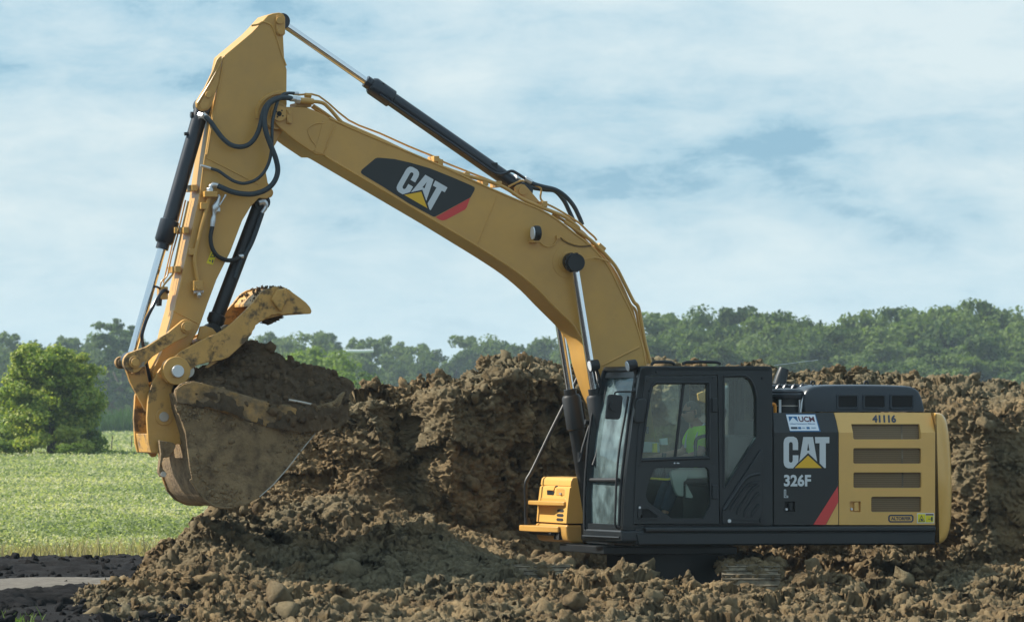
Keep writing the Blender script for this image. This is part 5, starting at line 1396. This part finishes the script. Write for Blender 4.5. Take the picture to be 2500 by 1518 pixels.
# roof, back wall, far side
zr0, zr1 = W(E(1300, 172), LC).z, W(E(1300, 119), LC).z
def slab_ring(outer, hole, z0, z1):
    lps = [[Vector((x, y, 0)) for x, y in lp] for lp in (outer, hole)]
    flat = [p for lp in lps for p in lp]; n_ = len(flat); fs = []
    for a, b, c in tessellate_polygon(lps):
        fs += [(a, b, c), (c + n_, b + n_, a + n_)]
    k_ = 0
    for lp in lps:
        for i in range(len(lp)): fs.append((k_ + i, k_ + (i + 1) % len(lp), n_ + k_ + (i + 1) % len(lp), n_ + k_ + i))
        k_ += len(lp)
    mb_ = MB(); mb_.holed = True
    return mb_.add([(p.x, p.y, z1) for p in flat] + [(p.x, p.y, z0) for p in flat], fs)
hx1, hx0 = min(xa, far_p[0].x) - .14, min(xa, far_p[0].x) - .85
hatch = [(hx1, .54), (hx1, 1.32), (hx0, 1.32), (hx0, .54)]
slab_ring([(xa, LC), (far_p[0].x, .40), (xr, .40), (xr, LC)], hatch, zr0 + .02, zr1).build('roof', 'dark_paint', cab, bevel=.02)
slab_ring([(xa - .08, LC - .08), (far_p[0].x - .1, .46), (xr + .06, .46), (xr + .06, LC - .08)], hatch, zr0 - .02, zr0 + .015).build('headliner', 'headliner', cab)
slab([(x + (.01 if x == hx1 else -.01), y) for x, y in hatch], zr1 - .02, zr1 - .012).build('skylight', 'side_glass', cab, smooth=False)
for x0_, x1_, y in ((935, 1078, 92), (1146, 1380, 92)):
    MB().tube([W(p, .75) for p in pl(E, f"{x0_-8},112 {x0_+12},{y} {x1_-22},{y} {x1_},112")], .018, 8, smooth_path=2).build('roof_rail', 'black_plastic', cab)
zb = W(E(735, 1170), 1.4).z
zw = W(E(1500, 480), .42).z
MB().box((xr, .42, zb), (xr + .06, LC - .07, zw)).build('rear_wall', 'interior_grey', cab)
for y0, y1 in ((.40, .50), (LC - .17, LC - .07)): MB().box((xr, y0, zw), (xr + .05, y1, zr0)).build('rear_pillar', 'dark_paint', cab)
MB().box((xr + .02, .5, zw), (xr + .026, LC - .16, zr0)).build('rear_window', 'side_glass', cab, smooth=False)
far_side = [Vector((p.x, .40, p.z)) for p in (W(q, LC) for q in cab_out)]
h1 = [Vector((p.x, .40, p.z)) for p in (W(q, LC) for q in pl(E, "900,235 1330,225 1330,800 870,800 880,640"))]
h2_ = [Vector((p.x, .40, p.z)) for p in (W(q, LC) for q in pl(E, "1390,225 1660,225 1660,760 1390,760"))]
fs_ = MB().plate3([far_side, h1, h2_], .34).build('side_wall', 'dark_paint', cab, bevel=.01)
for h in (h1, h2_): MB().plate3([[p + Vector((0, -.02, 0)) for p in h]], .374).build('side_window', 'side_glass', cab, smooth=False)
# cab interior
seat = MB().box((W(E(1330, 860), .95).x, .66, W(E(1330, 905), .95).z), (W(E(1060, 860), .95).x, 1.2, W(E(1330, 830), .95).z)).build('seat', 'seat_cloth', cab, bevel=.05)
sb = W(E(1325, 830), .95)
MB().plate(pl(E, "1240,845 1330,845 1405,520 1345,500"), 1.16, .70).build('seat_back', 'seat_cloth', cab, bevel=.05)
MB().plate(pl(E, "1352,490 1415,500 1440,400 1380,385"), 1.07, .80).build('headrest', 'seat_cloth', cab, bevel=.04)
MB().box((sb.x - .02, .7, zb), (sb.x + .42, 1.15, W(E(1330, 905), .95).z)).build('seat_base', 'black_plastic', cab, bevel=.03)
for y0, y1 in ((.50, .64), (1.22, 1.34)):
    a_ = W(E(1330, 790), .95); b_ = W(E(1010, 800), .95)
    MB().box((a_.x, y0, a_.z - .12), (b_.x - .05, y1, a_.z)).build('armrest_console', 'interior_pale' if y0 > 1 else 'interior_grey', cab, bevel=.03)
MB().plate(pl(Q, "700,240 760,190 900,165 1000,190 1030,260 985,385 940,400 940,670 830,655 780,560 740,430"), 1.36, 1.30).build('side_console', 'interior_pale', cab, bevel=.02)
MB().plate(pl(Q, "985,440 1100,660 1085,690 975,675"), 1.36, 1.33).build('console_trim', 'interior_pale', cab)
MB().tube([W(p, 1.3) for p in pl(Q, "340,340 500,350 650,360 720,340")], .012, 8, smooth_path=3).build('yellow_strap', 'warning_yellow', cab)
MB().plate(pl(E, "880,620 980,625 985,690 870,690"), .62, .52).build('monitor', 'interior_pale', cab, bevel=.01)
MB().plate(pl(E, "985,600 1032,595 1035,640 990,640"), .62, .58).build('paper_notice', 'sign_white', cab)
MB().plate(pl(E, "942,630 965,628 966,690 940,690"), 1.0, .95).build('paper_notice', 'warning_yellow', cab)
MB().plate(pl(E, "1430,580 1620,575 1620,720 1560,900 1430,900"), 1.2, .6).build('storage_box', 'interior_grey', cab, bevel=.03)
for lat in (.72, 1.18):
    j = W(E(1010, 730), lat); MB().tube([j + Vector((0, 0, -.25)), j + Vector((.01, 0, -.05)), j + Vector((.0, 0, .06))], [.02, .016, .028], 10).build('joystick', 'black_plastic', cab)
MB().tube([W(p, 1.36) for p in pl(E, "1218,730 1218,640 1224,608 1245,590 1300,578")], .02, 8, smooth_path=3).build('grab_handle', 'black_plastic', cab)
mb = MB(); pbox(mb, E, 893, 518, 908, 566, 1.38, 1.36); mb.build('window_latch', 'black_plastic', cab)
mb = MB(); pbox(mb, E, 1115, 505, 1132, 550, 1.40, 1.38); mb.build('window_latch', 'black_plastic', cab)
# lights, mirrors, wiper, rails
for (px, py), lat in (((545, 112), .52), ((795, 112), 1.36)):
    c = W(E(px, py), lat)
    wl_ = MB().cyl(c + Vector((-.055, 0, .01)), c + Vector((.05, .0, -.01)), .058, 18, .066).build('cab_light', 'black_plastic', cab, bevel=.012)
    MB().cyl(c + Vector((.048, 0, -.01)), c + Vector((.056, 0, -.012)), .056, 18).build('lens', 'lamp_lens', cab)
    MB().tube([c + Vector((-.03, 0, -.05)), c + Vector((-.06, -.01, -.12)), c + Vector((-.05, 0, -.20))], .018, 8).build('light_bracket', 'black_plastic', cab)
MB().plate(pl(Rr, "455,705 500,695 650,708 678,725 688,760 662,1010 640,1095 610,1112 420,1105 400,1090 440,730"), 1.62, 1.58).build('mirror', 'black_plastic', cab, bevel=.012)
MB().tube([W(p, 1.60) for p in pl(Rr, "870,650 700,652 590,655 560,670 550,700 548,890")], .010, 8, smooth_path=3).build('mirror_arm', 'black_plastic', cab)
MB().disc(Rr(535, 895), .045, 1.65, 1.60, 16).build('mirror_ball', 'black_plastic', cab)
MB().tube([W(Rr(870, 610), 1.58), W(Rr(870, 740), 1.50)], .022, 8).build('mirror_clamp', 'black_plastic', cab)
MB().plate(pl(Rr, "905,790 960,760 1060,762 1085,800 1085,900 1040,1170 900,1170 885,1050"), 1.56, 1.50).build('mirror', 'dark_paint', cab, bevel=.015)
MB().tube([W(p, 1.54) for p in pl(Rr, "880,640 885,900 920,950 1000,960")], .014, 8, smooth_path=2).build('mirror_arm', 'black_plastic', cab)
MB().tube([W(p, 1.37) + Vector((.05, 0, 0)) for p in pl(E, "800,318 788,400 770,500 752,600 735,720 722,880 716,1040 712,1150 722,1185 745,1195")], .013, 8, smooth_path=3).build('grab_rail', 'black_plastic', cab)
wz = lambda p: W(p, .56) + Vector((.03, 0, 0))
MB().tube([wz(p) for p in pl(E, "640,250 636,300 620,430 600,560 585,680 572,770")], .012, 8, smooth_path=2).build('wiper', 'black_plastic', cab)
MB().tube([wz(p) for p in pl(E, "592,650 575,720 556,775")], .018, 8).build('wiper', 'black_plastic', cab)
MB().tube([wz(p) for p in pl(E, "605,515 630,515 652,517")], .016, 8).build('wiper_motor', 'black_plastic', cab)
MB().tube([W(p, .40) for p in pl(E, "520,500 500,560 470,660 452,750")], .016, 8).build('side_rail', 'black_plastic', cab)
MB().cyl(W(E(452, 690), .38), W(E(452, 755), .38), .03, 10).build('lamp_bracket', 'black_plastic', cab)
MB().cyl(W(E(484, 488), .36), W(E(510, 490), .36), .03, 10).build('rail_knob', 'black_plastic', cab)

# --- toolbox and steps at the front on the far side
TN, TFr = -.42, -1.50
near_e = pl(T3, "1000,112 968,140 955,180 945,268 932,300 915,430 895,600 880,780 872,905")
def FT(s, v, off=0.0):
    xs = np.array([p[0] for p in near_e]); ys = np.array([p[1] for p in near_e])
    p = W((float(np.interp(T3(0, v)[1], ys, xs)), T3(0, v)[1]), TN)
    return Vector((p.x + off, TN + (TFr - TN) * s, p.z))
def ft_prism(quad, d0, d1):
    f_ = [FT(s, v, d1) for s, v in quad]; b_ = [FT(s, v, d0) for s, v in quad]; n_ = len(quad)
    return MB().add(f_ + b_, [tuple(range(n_)), tuple(range(2*n_-1, n_-1, -1))] + [(i, n_+i, n_+(i+1) % n_, (i+1) % n_) for i in range(n_)])
tb = MB().plate(pl(T3, "1000,112 1330,104 1330,905 872,905 880,780 895,600 915,430 932,300 938,284 958,274 958,258 946,256 955,180 968,140"), TN, TFr).build('toolbox', 'panel_yellow', EX, bevel=.03, segs=3)
ft_prism([(.44, 262), (.78, 262), (.76, 330), (.72, 430), (.50, 430), (.46, 330)], -.05, .004).build('latch_recess', 'dark_paint', tb, bevel=.01)
ft_prism([(.47, 258), (.75, 258), (.72, 345), (.50, 345)], 0, .014).build('lid_tongue', 'panel_yellow', tb, bevel=.01)
ft_prism([(.16, 300), (.44, 300), (.42, 430), (.14, 430)], -.02, .004).build('latch_plate', 'yellow_paint', tb, bevel=.01)
ft_prism([(.22, 380), (.28, 380), (.27, 410), (.21, 410)], 0, .02).build('latch', 'worn_steel', tb)
ft_prism([(.08, 470), (.92, 470), (.90, 545), (.06, 545)], -.02, .006).build('step_recess', 'yellow_paint', tb, bevel=.012)
for y in (690, 768, 845): ft_prism([(.13, y - 24), (.30, y - 24), (.33, y), (.30, y + 24), (.13, y + 24), (.10, y)], -.03, .004).build('slot', 'deep_black', tb)
def step(v0, v1, s0, s1, out, nm):
    p0, p1 = FT(s0, v0), FT(s1, v0); z1 = p0.z; z0 = FT(s0, v1).z
    return slab([(p0.x - .02, p0.y), (p0.x + .03, p0.y), (p0.x + out, p0.y + (p1.y - p0.y) * .45), (p0.x + out, p1.y), (p0.x - .02, p1.y)], z0, z1).build(nm, 'yellow_paint', EX, bevel=.012)
step(528, 605, .06, 1.0, .13, 'boarding_step')
lt = MB().plate(pl(T3, "868,930 1400,930 1400,1248 985,1245 930,1225 895,1180 878,1110 870,1020"), TN, -1.55).build('lower_tank', 'yellow_paint', EX, bevel=.03, segs=3)
p0 = W(T3(866, 965), TN)
slab([(p0.x - .02, TN - .2), (p0.x + .03, TN - .2), (p0.x + .17, -1.1), (p0.x + .17, -1.62), (p0.x - .02, -1.62)], p0.z - .07, p0.z).build('boarding_step', 'yellow_paint', EX, bevel=.012)
p0 = W(T3(870, 1090), TN)
MB().cyl((p0.x + .05, -1.55, p0.z), (p0.x + .05, -.75, p0.z), .026, 10).build('tie_rod', 'black_plastic', lt)
MB().box((p0.x - .05, -.80, p0.z - .07), (p0.x + .02, -.62, p0.z + .07)).build('rod_socket', 'deep_black', lt)
ptube('handrail', pl(E, "92,1150 92,1060 90,960 90,905 100,870 140,800 250,570 350,370 420,230 470,125"), [-1.52, -1.5, -1.45], .022, 'black_plastic', EX, k=3)
MB().cyl(W(E(100, 1170), -1.5), W(E(100, 1125), -1.5), .035, 10).build('rail_foot', 'black_plastic', EX)
MB().box((W(E(470, 1290), TN).x - .8, -1.3, zs0), (W(E(470, 1290), TN).x, 1.3, zs1 - .05)).build('front_deck', 'dark_paint', EX)
mr = MB().plate(pl(E, "1232,300 1272,284 1286,290 1292,325 1293,366 1240,348"), -1.5, -1.54).build('far_mirror', 'yellow_paint', EX, bevel=.01)

# ------------------------------------------------------------------ the load of soil
def soil_load():
    us = np.linspace(585, 1548, 150)
    top = np.interp(us, [585, 620, 700, 800, 880, 930, 965, 1000, 1040, 1085, 1130, 1200, 1280, 1400, 1480, 1530, 1548], [690, 640, 585, 545, 480, 442, 430, 440, 462, 502, 512, 542, 582, 628, 668, 688, 730])
    rim = np.interp(us, [585, 700, 900, 1100, 1250, 1480, 1548], [715, 725, 790, 850, 880, 850, 790])
    s = np.linspace(-1.06, 1.06, 130)
    Pm = np.zeros((150, 130, 3))
    for i, u in enumerate(us):
        t, b = W(Cc(u, top[i]), .0), W(Cc(u, rim[i]), BW)
        xx = b.x + (t.x - b.x) * np.clip(1 - np.abs(s), 0, 1)
        prof = np.clip(1 - np.abs(s) ** 1.7, 0, 1)
        zz = b.z + (t.z - b.z - .03) * prof - .22 * np.clip(np.abs(s) - .98, 0, 1) / .08
        Pm[i, :, 0] = xx; Pm[i, :, 1] = s * (BW - .02 + .03 * (u > 1050)); Pm[i, :, 2] = zz
    for k_, (f_, a_) in enumerate(((2.2, .10), (5.5, .085), (12, .04), (26, .018))):
        N_ = grid_normals(Pm); N_ = N_ if N_[75, 65, 2] > 0 else -N_
        q = Pm.reshape(-1, 3) + 7.3
        Pm = Pm + N_ * (a_ * (lumps(q * f_, 70 + k_) - .32)).reshape(150, 130, 1)
    o = np_mesh('soil_load', Pm.reshape(-1, 3), grid_faces(150, 130), 'bucket_soil', smooth=True)
    o.location = M0; o.rotation_euler = EX.rotation_euler
    tag(o, 'heap of dark brown soil piled high in the excavator bucket under the thumb', 'soil')
    bm = bmesh.new(); bm.from_mesh(o.data); bmesh.ops.recalc_face_normals(bm, faces=bm.faces); bm.to_mesh(o.data); bm.free()
    V, F = clods(np.zeros((1, 3)), np.array([.10]), 5, .35)
    V *= np.array([1.5, 1.0, .75])
    c = np_mesh('soil_clod', V, F, 'bucket_soil', smooth=True)
    p = EX.matrix_basis @ W(Cc(1085, 312), .2); c.location = p
    tag(c, 'dark clod of soil hanging stuck under the toothed edge of the thumb', 'clod', 'large clods of clay')
    n_ = 110; cs = []
    for i in range(n_):
        u = random.uniform(880, 1240); v = np.interp(u, [880, 930, 980, 1010, 1060, 1110, 1160, 1240], [150, 135, 125, 135, 128, 116, 122, 175]); 
        near = u > 1030
        lat = random.uniform(-.4, .44)
        q = W(Cc(np.interp(u, [880, 1240], [990, 1260]), np.interp(np.interp(u, [880, 1240], [990, 1260]), [985, 1015, 1060, 1110, 1160, 1225, 1295], [220, 178, 142, 124, 130, 166, 220])), TL)
        q.y = lat; q.z += .012; cs.append((EX.matrix_basis @ q)[:])
    V, F = clods(np.array(cs), RNG.uniform(.007, .02, n_), 1, .6)
    tag(np_mesh('mud_crumbs', V, F, 'bucket_soil', smooth=True), 'crumbs of mud lying along the top of the thumb', 'soil', kind='stuff')
    # loose clods on the heap
    i_ = RNG.integers(8, 145, 700); j_ = RNG.integers(10, 128, 700)
    Lc = Pm[i_, j_]; M3 = np.array(EX.matrix_basis.to_3x3()); Wc = Lc @ M3.T + np.array(M0)
    V, F = clods(Wc, .014 * (4.5 ** (RNG.random(700) ** 2)), 1)
    tag(np_mesh('heap_crumbs', V, F, 'bucket_soil', smooth=True), 'small clods on the soil heaped in the bucket', 'soil', kind='stuff')
bpy.context.view_layer.update()
soil_load()
def caked_mud():
    pts = []
    poly = [W(q, BW) for q in side]
    def inside(x, z):
        c_ = False; j_ = len(poly) - 1
        for i in range(len(poly)):
            if (poly[i].z > z) != (poly[j_].z > z) and x < (poly[j_].x - poly[i].x) * (z - poly[i].z) / (poly[j_].z - poly[i].z) + poly[i].x: c_ = not c_
            j_ = i
        return c_
    rs = []
    while len(pts) < 900:
        q = W(Cc(random.uniform(520, 1480), random.uniform(700, 1440)), BW)
        if not inside(q.x, q.z): continue
        k_ = vnoise(np.array([[q.x * 3.1, 5.0, q.z * 3.1]]), 99)[0]
        if random.random() > max(.04, .3 + 1.2 * k_): continue
        q.y = BW + .002; pts.append((EX.matrix_basis @ q)[:]); rs.append(.007 * 4.5 ** (random.random() ** 2.4))
    C_ = np.array(pts); R_ = np.array(rs)
    V, F = clods(np.zeros_like(C_), R_, 2, .6)
    V = V.reshape(len(C_), -1, 3); l_ = np.array(LF)
    V = V - .6 * (V @ l_)[..., None] * l_ + C_[:, None, :]
    tag(np_mesh('caked_mud', V.reshape(-1, 3), F, 'bucket_steel', smooth=True), 'clots of dried mud caked on the side of the bucket', 'soil', kind='stuff')
caked_mud()

# ------------------------------------------------------------------ the driver
def driver():
    root = empty('person', (0, 0, 0)); root.location = M0; root.rotation_euler = EX.rotation_euler
    tag(root, 'driver in a lime yellow shirt and dark glasses sitting in the cab', 'person')
    Lm = .93
    def p(f, x, y, l=0.0):
        q = W(f(x, y), Lm); q.y = Lm + l; return q
    def skin(name, verts, edges, radii, m, sub=2, parent=root):
        me = bpy.data.meshes.new(name); me.from_pydata([v[:] for v in verts], edges, [])
        o = bpy.data.objects.new(name, me); COL.objects.link(o); o.parent = parent
        md = o.modifiers.new('skin', 'SKIN')
        for i, r in enumerate(radii):
            sv = me.skin_vertices[0].data[i]; sv.radius = r if isinstance(r, tuple) else (r, r); sv.use_root = (i == 0)
        o.modifiers.new('sub', 'SUBSURF').levels = sub; o.modifiers['sub'].render_levels = sub
        md.use_smooth_shade = True
        me.materials.append(MATS[m]); return o
    hip, waist = p(E, 1275, 850), p(E, 1262, 740)
    chest, neck, nk2 = p(E, 1245, 600), p(E, 1222, 500), p(E, 1205, 470)
    verts = [hip, waist, chest, neck, nk2]; rad = [(.15, .12), (.15, .13), (.165, .13), .065, .06]; ed = [(0, 1), (1, 2), (2, 3), (3, 4)]
    def limb(start, pts, rs):
        k_ = start
        for q, r in zip(pts, rs): verts.append(q); rad.append(r); ed.append((k_, len(verts) - 1)); k_ = len(verts) - 1
        return k_
    hands = []
    for sg, (ex, ey), (hx, hy) in ((1, (1200, 700), (1040, 742)), (-1, (1195, 690), (1010, 720))):
        k_ = limb(2, [p(E, 1248, 560, .16 * sg), p(E, 1238, 575, .22 * sg), p(E, ex, ey, .26 * sg), p(E, (ex + hx) / 2, (ey + hy) / 2 - 2, .25 * sg), p(E, hx, hy, .22 * sg), p(E, hx - 28, hy + 2, .21 * sg)],
                  [.075, .062, .048, .044, .03, (.038, .022)])
        h = verts[k_]
        for f_ in range(4):
            b = h + Vector((.03, (f_ - 1.5) * .018, .004)); L_ = (.06, .07, .066, .052)[f_]
            limb(k_, [b, b + Vector((L_ * .6, 0, -.012)), b + Vector((L_ * .75, 0, -.045))], [.0095, .009, .008])
        limb(k_, [h + Vector((.0, -sg * .03, .0)), h + Vector((.03, -sg * .05, -.01)), h + Vector((.05, -sg * .045, -.03))], [.012, .011, .009])
    for sg in (1, -1):
        limb(0, [p(E, 1255, 860, .1 * sg), p(E, 1080, 850, .13 * sg), p(E, 1015, 1000, .13 * sg), p(E, 985, 1105, .13 * sg), p(E, 930, 1120, .13 * sg)], [.095, .07, .055, .042, .04])
    body = skin('body', verts, ed, rad, 'skin')
    hc = p(E, 1192, 425)
    # head: shaped from a sphere, face towards the front
    bm = bmesh.new(); bmesh.ops.create_icosphere(bm, subdivisions=4, radius=1)
    for v in bm.verts:
        x, y, z = v.co
        k_ = 1.0
        X_, Y_, Z_ = x * .098, y * .076, z * .122
        if z < -.1: X_ *= 1 - .12 * (-z); Y_ *= 1 - .25 * (-z); 
        if x > .35 and z < 0: X_ += .012 * min(1, -z * 2)
        if x > .8 and abs(y) < .3: X_ += .032 * math.exp(-((z + .12) / .16) ** 2) * math.exp(-(y / .16) ** 2)
        if x > .6: X_ -= .010 * math.exp(-((z - .1) / .1) ** 2) * math.exp(-((abs(y) - .38) / .2) ** 2)
        if x > .6: X_ += .007 * math.exp(-((z + .52) / .10) ** 2) * math.exp(-(y / .3) ** 2) - .005 * math.exp(-((z + .46) / .03) ** 2) * math.exp(-(y / .3) ** 2)
        if x > .5: X_ += .010 * math.exp(-((z + .85) / .15) ** 2) * math.exp(-(y / .35) ** 2)
        v.co = (X_, Y_, Z_)
    me = bpy.data.meshes.new('head'); bm.to_mesh(me); bm.free()
    for f_ in me.polygons: f_.use_smooth = True
    me.materials.append(MATS['skin']); hd_ = bpy.data.objects.new('head', me); COL.objects.link(hd_); hd_.parent = root; hd_.location = hc; hd_.rotation_euler = (0, .12, 0)
    for sg in (1, -1):
        MB().tube([Vector((-.012, sg * .074, .028)), Vector((-.022, sg * .084, .02)), Vector((-.022, sg * .084, -.012)), Vector((-.010, sg * .076, -.030))], [.008, .013, .012, .007], 8).build('ear', 'skin', hd_)
        MB().tube([Vector((.078, sg * .038, .014)), Vector((.086, sg * .036, .014))], [.017, .015], 10).build('eye', 'deep_black', hd_)
    MB().box((.098, -.062, -.002), (.106, .062, .032)).build('sunglasses', 'deep_black', hd_, bevel=.008)
    for sg in (1, -1): MB().tube([(.10, sg * .064, .022), (.03, sg * .078, .024), (-.02, sg * .082, .018)], .004, 6).build('glasses_arm', 'deep_black', hd_)
    bm = bmesh.new(); bmesh.ops.create_icosphere(bm, subdivisions=4, radius=1)
    kill = [v for v in bm.verts if (v.co.x > .62 - .55 * max(0, v.co.z) + (.35 if v.co.z > .5 else 0)) and v.co.z < .82 or v.co.z < -.55 or (v.co.x > .05 and v.co.z < .25)]
    bmesh.ops.delete(bm, geom=kill, context='VERTS')
    for v in bm.verts:
        w_ = 1.06 + .05 * math.sin(9 * v.co.y + 4 * v.co.z) * .4
        v.co = (v.co.x * .103 * w_ - .004, v.co.y * .080 * w_, v.co.z * .124 * w_)
    me = bpy.data.meshes.new('hair'); bm.to_mesh(me); bm.free()
    for f_ in me.polygons: f_.use_smooth = True
    me.materials.append(MATS['grey_hair']); hr = bpy.data.objects.new('hair', me); COL.objects.link(hr); hr.parent = hd_
    so = hr.modifiers.new('solid', 'SOLIDIFY'); so.thickness = .012
    # shirt: torso and short sleeves
    sv = [p(E, 1275, 862), p(E, 1262, 740), p(E, 1246, 600), p(E, 1228, 522)]; sr = [(.17, .145), (.178, .155), (.19, .15), (.085, .08)]; se = [(0, 1), (1, 2), (2, 3)]
    for sg in (1, -1):
        a_ = len(sv); sv += [p(E, 1248, 560, .165 * sg), p(E, 1236, 590, .23 * sg), p(E, 1212, 670, .265 * sg)]; sr += [.095, .09, .088]; se += [(2, a_), (a_, a_ + 1), (a_ + 1, a_ + 2)]
    sh = skin('shirt', sv, se, sr, 'lime_shirt')
    for sg in (1, -1):
        MB().tube([p(E, 1262, 500, .09 * sg), p(E, 1225, 530, .15 * sg), p(E, 1196, 580, .16 * sg), p(E, 1180, 660, .15 * sg)], .014, 8, smooth_path=3).build('reflective_band', 'reflective_tape', root)
    tv = [p(E, 1285, 868)]; tr_ = [(.165, .14)]; te = []
    for sg in (1, -1):
        a_ = len(tv); tv += [p(E, 1250, 862, .1 * sg), p(E, 1080, 848, .13 * sg), p(E, 1018, 1000, .13 * sg), p(E, 990, 1085, .13 * sg)]; tr_ += [.11, .085, .072, .062]
        te += [(0, a_), (a_, a_ + 1), (a_ + 1, a_ + 2), (a_ + 2, a_ + 3)]
        MB().tube([p(E, 1000, 1112, .13 * sg), p(E, 930, 1124, .13 * sg), p(E, 905, 1128, .13 * sg)], [.055, .05, .035], 10).build('boot', 'black_plastic', root)
    skin('trousers', tv, te, tr_, 'jeans')
driver()
# ------------------------------------------------------------------ the air
m = bpy.data.materials.new('air'); m.use_nodes = True
nt = m.node_tree; nt.nodes.clear()
o_ = nt.nodes.new('ShaderNodeOutputMaterial'); v_ = nt.nodes.new('ShaderNodeVolumePrincipled')
v_.inputs['Color'].default_value = (0.72, 0.89, 1.0, 1); v_.inputs['Density'].default_value = 0.00017
nt.links.new(v_.outputs[0], o_.inputs['Volume'])
MATS['air'] = m
tag(MB().box((-1302, -31, -1.6), (1302, 2402, 26)).build('haze', 'air', smooth=False), 'thin bluish summer haze', 'haze', kind='stuff')
